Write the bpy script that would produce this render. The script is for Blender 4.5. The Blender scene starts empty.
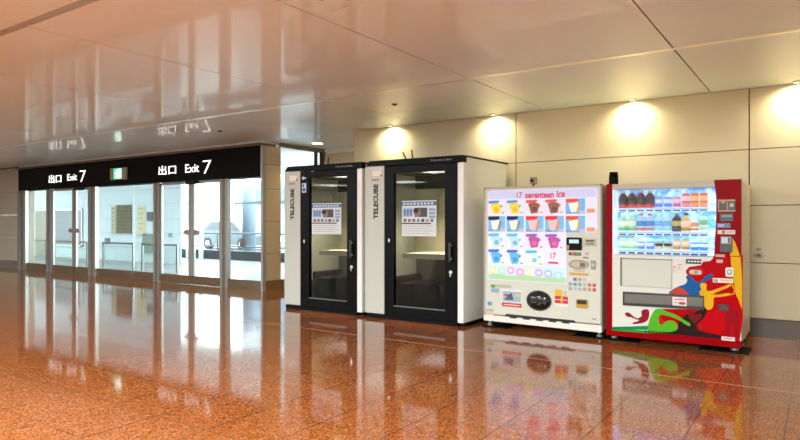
import bpy, bmesh, math, random
from mathutils import Vector, Matrix
random.seed(7)
S = bpy.context.scene
C = S.collection

# ------------------------------------------------------------------ camera, world, lights, exposure
FPX, CX, CY, CAMH = 615.0, 400.0, 221.6, 1.4
YAW = math.atan(420 / FPX)
SN, CS = math.sin(YAW), math.cos(YAW)
cam = bpy.data.objects.new('camera', bpy.data.cameras.new('camera'))
C.objects.link(cam)
cam.location = (0, 0, CAMH)
cam.rotation_euler = (math.pi / 2, 0, YAW)
cam.data.lens = 36 * FPX / 800
cam.data.sensor_width = 36
cam.data.shift_y = 0.002
cam.data.clip_end = 400
S.camera = cam
S.view_settings.view_transform = 'Standard'
S.view_settings.look = 'None'
S.view_settings.gamma = 1
S.view_settings.exposure = 1.1
S.view_settings.use_curve_mapping = False
S.cycles.use_denoising = True
S.cycles.max_bounces = 10
S.cycles.diffuse_bounces = 5
S.cycles.transparent_max_bounces = 16
S.cycles.sample_clamp_indirect = 6

world = bpy.data.worlds.new('daylight')
S.world = world
world.use_nodes = True
bg = world.node_tree.nodes['Background']
bg.inputs[0].default_value = (0.82, 0.95, 1.0, 1)
bg.inputs[1].default_value = 5.4


def area(name, loc, size, power, col, size_y=None, rot=(0, 0, 0)):
    l = bpy.data.lights.new(name, 'AREA')
    l.energy = power
    l.color = col
    l.size = size
    if size_y:
        l.shape = 'RECTANGLE'
        l.size_y = size_y
    o = bpy.data.objects.new(name, l)
    o.location = loc
    o.rotation_euler = rot
    C.objects.link(o)
    return o


FILL_COL = (0.84, 0.97, 1.0)
for lx in (-18, -14, -10, -5, -1):                      # added fill lamps, unseen in rows behind the viewpoint
    for ly, pw_ in ((-6.5, 125), (-2.5, 150), (0.6, 118)):
        area('hall_fill_light', (lx, ly, 3.02), 1.3, pw_ * (0.62 if lx < -12 else 1.7 if lx > -2 else 1.0), FILL_COL)
area('vestibule_fill_light', (-20.5, 11.6, 2.965), 20, 350, (0.86, 0.96, 1.0), 4.2).data.spread = math.radians(105)  # added fill lamp, unseen, brightens the white vestibule wall


def spot(name, loc, power, col, angle=130, blend=0.9, rad=0.035, aim=(0, 0, -1)):
    l = bpy.data.lights.new(name, 'SPOT')
    l.energy = power
    l.color = col
    l.spot_size = math.radians(angle)
    l.spot_blend = blend
    l.shadow_soft_size = rad
    o = bpy.data.objects.new(name, l)
    o.location = loc
    o.rotation_euler = Vector(aim).to_track_quat('-Z', 'Y').to_euler()
    C.objects.link(o)
    return o


# ------------------------------------------------------------------ helpers
def at(px, py, Y):
    u = (px - CX) / FPX
    d = Y / (CS + u * SN)
    return d * (-SN + u * CS), CAMH - (py - CY) * d / FPX


def ax(px, Y):
    return at(px, CY, Y)[0]


def lin(h):
    h = h.lstrip('#')
    r = []
    for i in (0, 2, 4):
        v = int(h[i:i + 2], 16) / 255
        r.append(v / 12.92 if v <= 0.04045 else ((v + 0.055) / 1.055) ** 2.4)
    return (r[0], r[1], r[2], 1)


MATS = {}


def mat(h, rough=0.5, metal=0.0, emit=0.0, spec=0.5, coat=0.0):
    key = (h, rough, metal, emit, spec, coat)
    if key in MATS:
        return MATS[key]
    m = bpy.data.materials.new('m_%s_%d' % (h.lstrip('#'), len(MATS)))
    m.use_nodes = True
    b = m.node_tree.nodes['Principled BSDF']
    col = lin(h)
    b.inputs['Base Color'].default_value = col
    b.inputs['Roughness'].default_value = rough
    b.inputs['Metallic'].default_value = metal
    b.inputs['Specular IOR Level'].default_value = spec
    b.inputs['Coat Weight'].default_value = coat
    b.inputs['Coat Roughness'].default_value = 0.08
    if emit:
        b.inputs['Emission Color'].default_value = col
        b.inputs['Emission Strength'].default_value = emit
    if rough > 0.15 and not emit:                # faint procedural unevenness of the finish
        nt = m.node_tree
        n = nt.nodes.new('ShaderNodeTexNoise')
        n.inputs['Scale'].default_value = 14
        r = nt.nodes.new('ShaderNodeMapRange')
        r.inputs['To Min'].default_value = max(0, rough - 0.015)
        r.inputs['To Max'].default_value = rough + 0.015
        nt.links.new(n.outputs['Fac'], r.inputs['Value'])
        nt.links.new(r.outputs['Result'], b.inputs['Roughness'])
    MATS[key] = m
    return m


def glass_mat(name, tint, rough=0.01, refl=1.0):
    m = bpy.data.materials.new(name)
    m.use_nodes = True
    nt = m.node_tree
    nt.nodes.clear()
    out = nt.nodes.new('ShaderNodeOutputMaterial')
    mx = nt.nodes.new('ShaderNodeMixShader')
    t = nt.nodes.new('ShaderNodeBsdfTransparent')
    g = nt.nodes.new('ShaderNodeBsdfGlossy')
    lw = nt.nodes.new('ShaderNodeLayerWeight')      # thin pane: same on both faces
    lw.inputs['Blend'].default_value = 0.5
    pw = nt.nodes.new('ShaderNodeMath'); pw.operation = 'POWER'; pw.inputs[1].default_value = 5
    ma = nt.nodes.new('ShaderNodeMath'); ma.operation = 'MULTIPLY_ADD'
    ma.inputs[1].default_value = 0.95 * refl; ma.inputs[2].default_value = 0.04 * refl
    t.inputs[0].default_value = (*tint, 1)
    g.inputs['Roughness'].default_value = rough
    nt.links.new(lw.outputs['Facing'], pw.inputs[0])
    nt.links.new(pw.outputs[0], ma.inputs[0])
    nt.links.new(ma.outputs[0], mx.inputs[0])
    nt.links.new(t.outputs[0], mx.inputs[1])
    nt.links.new(g.outputs[0], mx.inputs[2])
    nt.links.new(mx.outputs[0], out.inputs[0])
    return m


class MB:
    """collects shapes with material slots; becomes ONE mesh object"""

    def __init__(self):
        self.bm = bmesh.new()
        self.mats = []

    def mi(self, m):
        if m not in self.mats:
            self.mats.append(m)
        return self.mats.index(m)

    def _tag(self, faces, m, smooth=False):
        i = self.mi(m)
        for f in faces:
            f.material_index = i
            f.smooth = smooth

    def box(self, x0, x1, y0, y1, z0, z1, m, bev=0.0, seg=2):
        t = bmesh.new()
        bmesh.ops.create_cube(t, size=1)
        for v in t.verts:
            v.co = Vector(((x0 + x1) / 2 + v.co.x * (x1 - x0), (y0 + y1) / 2 + v.co.y * (y1 - y0),
                           (z0 + z1) / 2 + v.co.z * (z1 - z0)))
        if bev:
            bmesh.ops.bevel(t, geom=t.edges[:], offset=bev, segments=seg, profile=0.5, affect='EDGES')
        self._merge(t, m, bev > 0 and seg > 1 and False)
        return self

    def _merge(self, t, m, smooth=False):
        i = self.mi(m)
        mp = {}
        for v in t.verts:
            mp[v] = self.bm.verts.new(v.co)
        for f in t.faces:
            try:
                nf = self.bm.faces.new([mp[v] for v in f.verts])
                nf.material_index = i
                nf.smooth = smooth
            except ValueError:
                pass
        t.free()

    def cyl(self, p0, p1, r, m, r2=None, seg=16, smooth=True):
        p0, p1 = Vector(p0), Vector(p1)
        r2 = r if r2 is None else r2
        q = (p1 - p0).to_track_quat('Z', 'Y')
        a, b = [], []
        for k in range(seg):
            w = 2 * math.pi * k / seg
            d = Vector((math.cos(w), math.sin(w), 0))
            a.append(self.bm.verts.new(p0 + q @ (d * r)))
            b.append(self.bm.verts.new(p1 + q @ (d * r2)))
        i = self.mi(m)
        for k in range(seg):
            f = self.bm.faces.new((a[k], a[(k + 1) % seg], b[(k + 1) % seg], b[k]))
            f.material_index = i
            f.smooth = smooth
        for loop in (a[::-1], b):
            f = self.bm.faces.new(loop)
            f.material_index = i
        return self

    def lathe(self, cx, cy, prof, m, seg=14):
        """prof: list of (r, z) from bottom to top"""
        i = self.mi(m)
        rings = []
        for r, z in prof:
            rings.append([self.bm.verts.new((cx + r * math.cos(2 * math.pi * k / seg),
                                             cy + r * math.sin(2 * math.pi * k / seg), z)) for k in range(seg)])
        for a, b in zip(rings, rings[1:]):
            for k in range(seg):
                f = self.bm.faces.new((a[k], a[(k + 1) % seg], b[(k + 1) % seg], b[k]))
                f.material_index = i
                f.smooth = True
        f = self.bm.faces.new(rings[0][::-1]); f.material_index = i
        f = self.bm.faces.new(rings[-1]); f.material_index = i
        return self

    def dome(self, cx, y, cz, rx, rz, depth, m, seg=32, rings=8):
        """a shallow oval dome on a front face, bulging towards -Y"""
        i = self.mi(m)
        rr = []
        for k in range(rings):
            a = k / rings * math.pi / 2
            s, d = math.cos(a), math.sin(a)
            rr.append([self.bm.verts.new((cx + rx * s * math.cos(2 * math.pi * j / seg), y - depth * d,
                                          cz + rz * s * math.sin(2 * math.pi * j / seg))) for j in range(seg)])
        for a, b in zip(rr, rr[1:]):
            for j in range(seg):
                f = self.bm.faces.new((a[j], a[(j + 1) % seg], b[(j + 1) % seg], b[j]))
                f.material_index = i
                f.smooth = True
        f = self.bm.faces.new(rr[-1]); f.material_index = i; f.smooth = True
        f = self.bm.faces.new(rr[0][::-1]); f.material_index = i
        return self

    def prism(self, pts, y0, y1, m):
        """outline in (x, z), extruded from y0 (front) to y1"""
        i = self.mi(m)
        ar = sum(pts[k][0] * pts[(k + 1) % len(pts)][1] - pts[(k + 1) % len(pts)][0] * pts[k][1] for k in range(len(pts)))
        if ar < 0:
            pts = pts[::-1]
        a = [self.bm.verts.new((x, y0, z)) for x, z in pts]
        b = [self.bm.verts.new((x, y1, z)) for x, z in pts]
        n = len(pts)
        f = self.bm.faces.new(a); f.material_index = i
        f = self.bm.faces.new(b[::-1]); f.material_index = i
        for k in range(n):
            f = self.bm.faces.new((a[k], b[k], b[(k + 1) % n], a[(k + 1) % n]))
            f.material_index = i
        return self

    def ell(self, cx, cz, rx, rz, y0, y1, m, seg=24):
        return self.prism([(cx + rx * math.cos(2 * math.pi * k / seg), cz + rz * math.sin(2 * math.pi * k / seg))
                           for k in range(seg)], y0, y1, m)

    def rrect(self, x0, x1, z0, z1, r, y0, y1, m):
        pts = []
        for cx, cz, a0 in ((x1 - r, z1 - r, 0), (x0 + r, z1 - r, 90), (x0 + r, z0 + r, 180), (x1 - r, z0 + r, 270)):
            for k in range(5):
                a = math.radians(a0 + k * 22.5)
                pts.append((cx + r * math.cos(a), cz + r * math.sin(a)))
        return self.prism(pts, y0, y1, m)

    def text(self, s, m, box, y, rot=False, depth=0.002, bold=0.0):
        """lettering fitted into box = (x0, x1, z0, z1) on a face at y, facing -Y"""
        cu = bpy.data.curves.new('t', 'FONT')
        cu.body = s
        cu.resolution_u = 3
        cu.offset = bold
        ob = bpy.data.objects.new('t', cu)
        C.objects.link(ob)
        bpy.context.view_layer.update()
        me = bpy.data.meshes.new_from_object(ob.evaluated_get(bpy.context.evaluated_depsgraph_get()))
        vs = [v.co.copy() for v in me.vertices]
        if rot:
            vs = [Vector((-v.y, v.x, 0)) for v in vs]
        ax0, ax1 = min(v.x for v in vs), max(v.x for v in vs)
        az0, az1 = min(v.y for v in vs), max(v.y for v in vs)
        x0, x1, z0, z1 = box
        t = bmesh.new()
        nv = [t.verts.new((x0 + (v.x - ax0) / (ax1 - ax0) * (x1 - x0), y, z0 + (v.y - az0) / (az1 - az0) * (z1 - z0)))
              for v in vs]
        for p in me.polygons:
            try:
                t.faces.new([nv[k] for k in p.vertices])
            except ValueError:
                pass
        r = bmesh.ops.extrude_face_region(t, geom=t.faces[:])
        for g in r['geom']:
            if isinstance(g, bmesh.types.BMVert):
                g.co.y -= depth
        bmesh.ops.recalc_face_normals(t, faces=t.faces[:])
        self._merge(t, m)
        bpy.data.objects.remove(ob)
        bpy.data.curves.remove(cu)
        bpy.data.meshes.remove(me)
        return self

    def build(self, name, parent=None, label=None, cat=None, group=None, kind=None, origin=None):
        me = bpy.data.meshes.new(name)
        org = ORG.get(parent, Vector((0, 0, 0))) if parent else Vector(origin or (0, 0, 0))
        for v in self.bm.verts:
            v.co -= org
        self.bm.to_mesh(me)
        self.bm.free()
        for m in self.mats:
            me.materials.append(m)
        o = bpy.data.objects.new(name, me)
        C.objects.link(o)
        if parent:
            o.parent = parent
            ORG[o] = org
        else:
            o.location = org
            ORG[o] = org
        tag(o, label, cat, group, kind)
        return o


ORG = {}


def tag(o, label=None, cat=None, group=None, kind=None):
    if label:
        o['label'] = label
    if cat:
        o['category'] = cat
    if group:
        o['group'] = group
    if kind:
        o['kind'] = kind
    return o


def thing(name, label, cat, loc, group=None, kind=None):
    o = bpy.data.objects.new(name, None)
    o.empty_display_size = 0.2
    C.objects.link(o)
    o.location = loc
    ORG[o] = Vector(loc)
    return tag(o, label, cat, group, kind)


# ------------------------------------------------------------------ surface materials
def nodes_of(name):
    m = bpy.data.materials.new(name)
    m.use_nodes = True
    return m, m.node_tree, m.node_tree.nodes['Principled BSDF']


def make_floor_mat():
    m, nt, b = nodes_of('polished_granite')
    N, L = nt.nodes.new, nt.links.new
    tc = N('ShaderNodeTexCoord')
    v = N('ShaderNodeTexVoronoi'); v.inputs['Scale'].default_value = 125
    L(tc.outputs['Object'], v.inputs['Vector'])
    sep = N('ShaderNodeSeparateColor')
    L(v.outputs['Color'], sep.inputs[0])
    r = N('ShaderNodeValToRGB')
    r.color_ramp.interpolation = 'CONSTANT'
    e = r.color_ramp.elements
    e[0].position = 0; e[0].color = lin('#4a2816')
    e[1].position = 0.13; e[1].color = lin('#84421c')
    for p, c in ((0.36, '#924d24'), (0.62, '#a4622f'), (0.84, '#884622'), (0.93, '#b28058')):
        q = e.new(p); q.color = lin(c)
    L(sep.outputs[0], r.inputs[0])
    n = N('ShaderNodeTexNoise'); n.inputs['Scale'].default_value = 0.9; n.inputs['Detail'].default_value = 3
    L(tc.outputs['Object'], n.inputs['Vector'])
    hs = N('ShaderNodeHueSaturation')
    mr = N('ShaderNodeMapRange'); mr.inputs['To Min'].default_value = 0.85; mr.inputs['To Max'].default_value = 1.15
    L(n.outputs['Fac'], mr.inputs['Value'])
    L(mr.outputs[0], hs.inputs['Value'])
    L(r.outputs[0], hs.inputs['Color'])
    # square slab joints
    sx = N('ShaderNodeSeparateXYZ'); L(tc.outputs['Object'], sx.inputs[0])

    def joint(sock, off, step, w):
        a = N('ShaderNodeMath'); a.operation = 'SUBTRACT'; a.inputs[1].default_value = off - 100 * step
        L(sock, a.inputs[0])
        d = N('ShaderNodeMath'); d.operation = 'MODULO'; d.inputs[1].default_value = step
        L(a.outputs[0], d.inputs[0])
        s = N('ShaderNodeMath'); s.operation = 'LESS_THAN'; s.inputs[1].default_value = w
        L(d.outputs[0], s.inputs[0])
        return s.outputs[0]
    jx = joint(sx.outputs[0], -1.805, 0.536, 0.009)
    jy = joint(sx.outputs[1], 5.42, 0.55, 0.005)
    mxm = N('ShaderNodeMath'); mxm.operation = 'MAXIMUM'
    L(jx, mxm.inputs[0]); L(jy, mxm.inputs[1])
    mix = N('ShaderNodeMix'); mix.data_type = 'RGBA'
    L(mxm.outputs[0], mix.inputs[0])
    L(hs.outputs[0], mix.inputs[6])
    mix.inputs[7].default_value = lin('#4e2c1a')
    L(mix.outputs[2], b.inputs['Base Color'])
    b.inputs['Roughness'].default_value = 0.07
    b.inputs['IOR'].default_value = 1.47
    return m


def make_ceiling_mat():
    m, nt, b = nodes_of('glossy_ceiling_panel')
    N, L = nt.nodes.new, nt.links.new
    tc = N('ShaderNodeTexCoord')
    n = N('ShaderNodeTexNoise'); n.inputs['Scale'].default_value = 1.2
    L(tc.outputs['Object'], n.inputs['Vector'])
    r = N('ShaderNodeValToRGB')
    r.color_ramp.elements[0].color = lin('#e6f3f3'); r.color_ramp.elements[1].color = lin('#ebf7f6')  # cool tint put into the colour to offset the orange floor bounce
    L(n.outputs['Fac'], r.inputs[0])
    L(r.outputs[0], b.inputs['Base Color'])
    b.inputs['Roughness'].default_value = 0.42
    b.inputs['Coat Weight'].default_value = 0.4
    b.inputs['Coat Roughness'].default_value = 0.045
    b.inputs['IOR'].default_value = 1.5
    b.inputs['Specular IOR Level'].default_value = 0.6
    return m


def make_wall_mat():
    m, nt, b = nodes_of('cream_wall_panel')
    N, L = nt.nodes.new, nt.links.new
    tc = N('ShaderNodeTexCoord')
    n = N('ShaderNodeTexNoise'); n.inputs['Scale'].default_value = 2.0
    L(tc.outputs['Object'], n.inputs['Vector'])
    r = N('ShaderNodeValToRGB')
    r.color_ramp.elements[0].color = lin('#d3c6a2'); r.color_ramp.elements[1].color = lin('#d9ccaa')
    L(n.outputs['Fac'], r.inputs[0])
    L(r.outputs[0], b.inputs['Base Color'])
    b.inputs['Roughness'].default_value = 0.38
    return m


def frosted_mat(name, h):
    m = bpy.data.materials.new(name)
    m.use_nodes = True
    nt = m.node_tree
    nt.nodes.clear()
    out = nt.nodes.new('ShaderNodeOutputMaterial')
    mx = nt.nodes.new('ShaderNodeMixShader')
    a = nt.nodes.new('ShaderNodeBsdfDiffuse'); b = nt.nodes.new('ShaderNodeBsdfTranslucent')
    w = nt.nodes.new('ShaderNodeTexNoise'); w.inputs['Scale'].default_value = 0.8
    r = nt.nodes.new('ShaderNodeValToRGB')
    c = lin(h)
    r.color_ramp.elements[0].color = (c[0] * .94, c[1] * .94, c[2] * .94, 1)
    r.color_ramp.elements[1].color = c
    nt.links.new(w.outputs['Fac'], r.inputs[0])
    nt.links.new(r.outputs[0], a.inputs[0]); nt.links.new(r.outputs[0], b.inputs[0])
    mx.inputs[0].default_value = 0.28
    nt.links.new(a.outputs[0], mx.inputs[1]); nt.links.new(b.outputs[0], mx.inputs[2])
    nt.links.new(mx.outputs[0], out.inputs[0])
    return m


FLOOR, CEIL, WALL = make_floor_mat(), make_ceiling_mat(), make_wall_mat()
GLASS = glass_mat('clear_glass', (0.93, 0.97, 0.96))
DARKGLASS = glass_mat('tinted_glass', (0.6, 0.6, 0.55), 0.01, 0.4)
DIMGLASS = glass_mat('daylight_dimming_glass', (0.40, 0.39, 0.38), 0.02, 1.0)  # neutral tint added to cut the daylight through the unseen glazing
CLEARPL = glass_mat('clear_acrylic', (0.97, 0.97, 0.97), 0.02, 0.6)
FROST = frosted_mat('frosted_panel', '#e6eef2')
STEEL = mat('#b4b3ae', 0.4, 0.7)
BRONZE = mat('#9a8a74', 0.25, 0.8)
BROWN = mat('#7c6250', 0.35, 0.3)
BLACK = mat('#040405', 0.35, 0, 0, 0.12)
BLACKM = mat('#0a0a0b', 0.5, 0, 0, 0.1)
CREAM = mat('#c6c8bc', 0.3, 0, 0, 0.5, 0.3)
SIDE = mat('#f2f0ea', 0.22, 0, 0, 0.5, 0.3)  # whiter than the column: brightness of the lit side put into its colour
WHITE = mat('#f0ece4', 0.3)
SEAM = mat('#4a3826', 0.8)
GREYTILE = mat('#747675', 0.35)

# ------------------------------------------------------------------ the hall
H = 3.03
WY = 8.62          # face of the back wall
EX0, EX1 = -19.55, -9.25   # exit front, left and right ends
b = MB(); b.box(-32, 7, -9, 8.9, -0.05, 0, FLOOR); b.box(-9.27, 7, 8.9, 10.7, -0.05, 0, FLOOR)
b.build('floor', kind='structure')
b = MB(); b.box(-7.2, 7, 5.962, 5.972, -0.01, 0.0012, mat('#bf9472', 0.2)); b.build('trim_6', kind='structure')

# ceiling: panels with open joints under a dark backing
b = MB()
xs = [-1.14 + 2.16 * k for k in range(-14, 5)]
rows = [(-9, -5.2), (-5.2, -1.36), (-1.36, 2.41), (2.49, 6.215), (6.285, 8.70)]
G = 0.008
for i in range(len(xs) - 1):
    xa, xb = xs[i] + G, xs[i + 1] - G
    mid = (xa + xb) / 2
    for (ya, yb) in rows:
        cuts = [ya, yb]
        if ya > 2 and yb < 6.3:
            if abs(mid + 6.54) < 0.3: cuts = [ya, 5.05, yb]
            if abs(mid + 2.22) < 0.3: cuts = [ya, 3.63, yb]
            if abs(mid + 8.7) < 0.3: cuts = [ya, 4.3, yb]
        if ya > 6 and abs(mid + 4.38) < 0.3: cuts = [ya, 7.6, yb]
        for c0, c1 in zip(cuts, cuts[1:]):
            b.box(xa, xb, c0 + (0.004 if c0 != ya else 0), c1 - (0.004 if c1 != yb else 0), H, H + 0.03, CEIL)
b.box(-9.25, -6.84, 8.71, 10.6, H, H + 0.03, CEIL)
b.box(-32, 7, -9, 10.7, H + 0.032, H + 0.08, SEAM)
b.build('ceiling', kind='structure')
STRIP = mat('#fbf4e4', 0.32, 0.9)
for k, y in enumerate((2.45, 6.25)):
    b = MB(); b.box(-31.3, 6.6, y - 0.034, y + 0.034, H - 0.003, H + 0.03, STRIP)
    b.build('trim_%d' % (k + 1), kind='structure')

# back wall: cream panels with joints
b = MB()
WX = [-6.84, -3.775, -0.715, 2.345, 5.4, 7]
ZS = [0.225, 0.90, 1.597, 2.283, H]
g = 0.007
for x0, x1 in zip(WX, WX[1:]):
    for z0, z1 in zip(ZS, ZS[1:]):
        b.box(x0 + (0.0 if x0 == WX[0] else g), x1 - g, WY, WY + 0.03, z0 + g * 0.7, z1 - g * 0.7, WALL)
b.box(-6.84, 7, WY + 0.031, WY + 0.1, 0, H, SEAM)
b.box(-6.88, -6.84, WY - 0.005, 10.5, 0, H, WALL)
b.build('wall_back', kind='structure')
b = MB(); b.box(-6.84, 7, WY - 0.008, WY + 0.03, 0, 0.222, mat('#5c4c3e', 0.3, 0.1))
b.build('baseboard_back', kind='structure')
b = MB()
for k in range(17):                                  # unseen glazed front behind the viewpoint, added to bring in daylight
    b.box(-26 + 2 * k - 0.05, -26 + 2 * k + 0.05, -9.1, -8.9, 0, H, STEEL)
b.box(-26, 7, -9.1, -8.9, 0, 0.15, STEEL)
b.box(-26, 7, -9.1, -8.9, 2.9, H, STEEL)
b.box(-26, 7, -9.01, -8.99, 0.15, 2.9, DIMGLASS)
b.build('wall_rear', kind='structure')
b = MB()
for y in (-6.5, -4, -1.5, 1, 3.5, 6, 8.5):
    b.box(6.6, 6.7, y - 0.05, y + 0.05, 0, H, STEEL)
b.box(6.64, 6.66, -9, WY, 0, H, DIMGLASS)  # unseen glazed side, added to let daylight in from the right
b.build('trim_5', kind='structure')
b = MB(); b.box(-60, 40, -40, -9.1, -0.25, -0.1, mat('#b7b8b4', 0.8)); b.box(7, 40, -9.1, 9, -0.25, -0.1, mat('#b7b8b4', 0.8)); b.build('pavement', kind='structure')
b = MB()
for x0, x1 in ((-25.9, -22.8), (-22.78, EX0 - 0.01)):
    for z0, z1 in ((0.0, 0.9), (0.91, 1.6), (1.61, 2.3), (2.31, H)):
        b.box(x0, x1, 8.95, 9.1, z0, z1, mat('#cfc4ae', 0.4))
b.box(-26.1, -25.9, -9, 9.1, 0, H, mat('#cfc4ae', 0.4))
b.build('wall_left', kind='structure')
b = MB(); b.box(-25.8, EX0 - 0.02, 8.93, 8.95, 0, 0.2, mat('#b9b4aa', 0.2, 0.8)); b.build('baseboard_left', kind='structure')
# recess between the exit front and the back wall
b = MB()
b.box(-9.3, -6.89, 10.5, 10.6, 0, 2.93, mat('#d6c6a8', 0.4))
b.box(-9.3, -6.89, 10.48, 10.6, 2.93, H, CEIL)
b.box(-9.29, -9.21, 9.13, 10.48, 2.94, H, BRONZE)
b.box(-9.29, -9.21, 9.13, 10.48, 0, 0.2, BRONZE)
b.build('wall_recess', kind='structure')
w = thing('window_1', None, None, (-9.25, 9.7, 0), kind='structure')
b = MB(); b.box(-9.26, -9.24, 9.14, 10.2, 0.2, 2.94, GLASS); b.build('pane', w)
b = MB(); b.box(-9.28, -9.22, 10.2, 10.26, 0.2, 2.94, mat('#4c463e', 0.4, 0.6)); b.build('mullion', w)
b = MB(); b.box(-9.28, -9.22, 10.38, 10.45, 0.2, 2.94, mat('#4c463e', 0.4, 0.6)); b.build('mullion', w)
b = MB(); b.box(-9.26, -9.24, 10.26, 10.38, 0.2, 2.94, GLASS); b.build('pane', w)

# wall-washing downlights along the top of the back wall
for i, px in enumerate((390, 493, 632, 797)):
    x = ax(px, 8.52)
    t = thing('ceiling_downlight', '%s recessed downlight washing the top of the cream wall' %
              ('leftmost', 'second from left', 'third from left', 'rightmost')[i], 'ceiling light', (x, 8.52, H - 0.012))
    b = MB(); b.cyl((x, 8.52, H - 0.012), (x, 8.52, H), 0.05, mat('#d8c8ac', 0.4), seg=24); b.build('trim_ring', t)
    b = MB(); b.cyl((x, 8.52, H - 0.014), (x, 8.52, H - 0.011), 0.03, mat('#ffe9b8', 0.4, 0, 1.5), seg=24); b.build('lamp_lens', t)
    spot('wall_washer', (x, 8.52, H - 0.02), 52, (1.0, 0.92, 0.66), 165, 1.0, 0.03, (0, 0.2, -1))
x = -8.6
t = thing('ceiling_downlight', 'round recessed downlight in the ceiling between the exit front and the left booth', 'ceiling light', (x, 9.56, H - 0.012))
b = MB(); b.cyl((x, 9.56, H - 0.012), (x, 9.56, H), 0.14, mat('#e8dcc4', 0.4), seg=24); b.build('trim_ring', t)
b = MB(); b.cyl((x, 9.56, H - 0.014), (x, 9.56, H - 0.011), 0.115, mat('#fff0cc', 0.4, 0, 3.0), seg=24); b.build('lamp_lens', t)
spot('recess_downlight', (x, 9.56, H - 0.03), 30, (1.0, 0.88, 0.62), 140, 0.9, 0.08)

for (cx, cy, lab) in ((-4.87, 7.0, 'small dark round sprinkler cover in the ceiling above the right booth'),
                      (-2.98, 3.35, 'tiny dark sprinkler head in the ceiling near the top edge of the picture'),
                      (-8.9, 7.3, 'small dark sprinkler head in the ceiling in front of the exit sign')):
    t = thing('sprinkler', lab, 'sprinkler', (cx, cy, H - 0.02))
    b = MB(); b.cyl((cx, cy, H - 0.006), (cx, cy, H), 0.05, mat('#8c7a66', 0.4)); b.build('flange', t)
    b = MB(); b.cyl((cx, cy, H - 0.02), (cx, cy, H - 0.006), 0.03, mat('#3a2f28', 0.5)); b.build('head', t)

# lock plates on the wall right of the red machine
for (px, py, r, lab, s) in ((758.5, 249.3, 0.022, 'small upper metal lock plate on the cream wall right of the red machine', 0.5),
                            (759, 255.5, 0.040, 'larger lower oval metal pull plate on the cream wall right of the red machine', 0.5)):
    x, z = at(px, py, WY)
    t = thing('lock_plate', lab, 'lock', (x, WY, z))
    b = MB(); b.ell(x, z, r * 1.5, r * 0.8, WY - 0.008, WY, mat('#8d7f6c', 0.3, 0.8)); b.build('plate', t)
    b = MB(); b.ell(x, z, r * 0.7, r * 0.35, WY - 0.012, WY - 0.008, mat('#4d443a', 0.4, 0.6)); b.build('keyway', t)

# ------------------------------------------------------------------ exit front
FY = 8.68
b = MB()
b.box(EX0, EX1, 8.64, 8.9, 2.3, 2.93, BLACKM)
b.box(EX0, EX1 + 0.02, 8.56, 9.0, 2.93, 2.975, BROWN)
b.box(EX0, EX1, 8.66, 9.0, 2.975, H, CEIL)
b.build('wall_exit', kind='structure')
COLM = mat('#d0bb98', 0.3, 0.15)
b = MB()
b.box(EX1 - 0.02, EX1 + 0.04, 8.62, 8.70, 0, 2.93, STEEL)
for z0, z1 in ((0.205, 0.75), (0.76, 1.40), (1.41, 2.06), (2.07, 2.55), (2.56, 2.93)):
    b.box(EX1 - 0.04, EX1 + 0.035, 8.70, 9.12, z0, z1, COLM)
b.box(EX1 - 0.04, EX1 + 0.035, 8.70, 9.12, 0, 0.2, mat('#a5865f', 0.2, 0.7))
b.box(EX1 - 0.03, EX1 + 0.03, 8.71, 9.11, 0, 2.93, mat('#8b7860', 0.5))
b.build('column', kind='structure')


def pane(n, p0, p1, joints=()):
    x0, x1 = ax(p0, FY), ax(p1, FY)
    w = thing('window_%d' % n, None, None, ((x0 + x1) / 2, FY, 0), kind='structure')
    b = MB()
    js = [x0] + [ax(j, FY) for j in joints] + [x1]
    for a, c in zip(js, js[1:]):
        b.box(a + 0.008, c - 0.008, FY - 0.008, FY + 0.008, 0.2, 2.3, GLASS)
    b.build('pane', w)
    b = MB(); b.box(x0, x1, FY - 0.03, FY + 0.03, 0, 0.2, BRONZE); b.build('kick_plate', w)


pane(2, 27, 48)
pane(3, 97, 155, (134,))
pane(4, 229, 263, (245,))
b = MB()
for p0, p1 in ((19, 21.5), (24.5, 27), (48, 49.5), (51, 53), (90, 92), (94.5, 97), (155, 157), (159, 161), (222, 224), (227, 229)):
    x0, x1 = ax(p0, FY), ax(p1, FY)
    b.box(x0, x1, FY - 0.05, FY + 0.05, 0, 2.3, STEEL)
for p0, p1 in ((21.5, 24.5), (49.5, 51), (92, 94.5), (157, 159), (224, 227)):
    b.box(ax(p0, FY), ax(p1, FY), FY - 0.03, FY + 0.03, 0, 2.3, mat('#8f8d86', 0.35, 0.8))
b.build('trim_3', kind='structure')
DOORS = ((53, 75, 'r'), (75, 90, 'l'), (161, 192, 'r'), (192, 222, 'l'))
for n, (p0, p1, side) in enumerate(DOORS):
    x0, x1 = ax(p0, FY) + 0.01, ax(p1, FY) - 0.01
    d = thing('door_%d' % (n + 1), None, None, ((x0 + x1) / 2, FY, 0), kind='structure')
    b = MB(); b.box(x0 + 0.05, x1 - 0.05, FY - 0.008, FY + 0.008, 0.2, 2.26, GLASS); b.build('pane', d)
    b = MB()
    b.box(x0, x0 + (0.09 if side == 'l' else 0.05), FY - 0.025, FY + 0.025, 0.02, 2.28, STEEL)
    b.box(x1 - (0.09 if side == 'r' else 0.05), x1, FY - 0.025, FY + 0.025, 0.02, 2.28, STEEL)
    b.box(x0, x1, FY - 0.025, FY + 0.025, 2.24, 2.285, STEEL)
    b.build('door_frame', d)
    b = MB(); b.box(x0, x1, FY - 0.03, FY + 0.03, 0.005, 0.2, BRONZE); b.build('bottom_rail', d)
    hx = x1 - 0.16 if side == 'r' else x0 + 0.16
    b = MB(); b.ell(hx, 1.16, 0.11, 0.06, FY - 0.03, FY - 0.009, mat('#a8a29a', 0.4, 0.5)); b.build('finger_pull', d)
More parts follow.
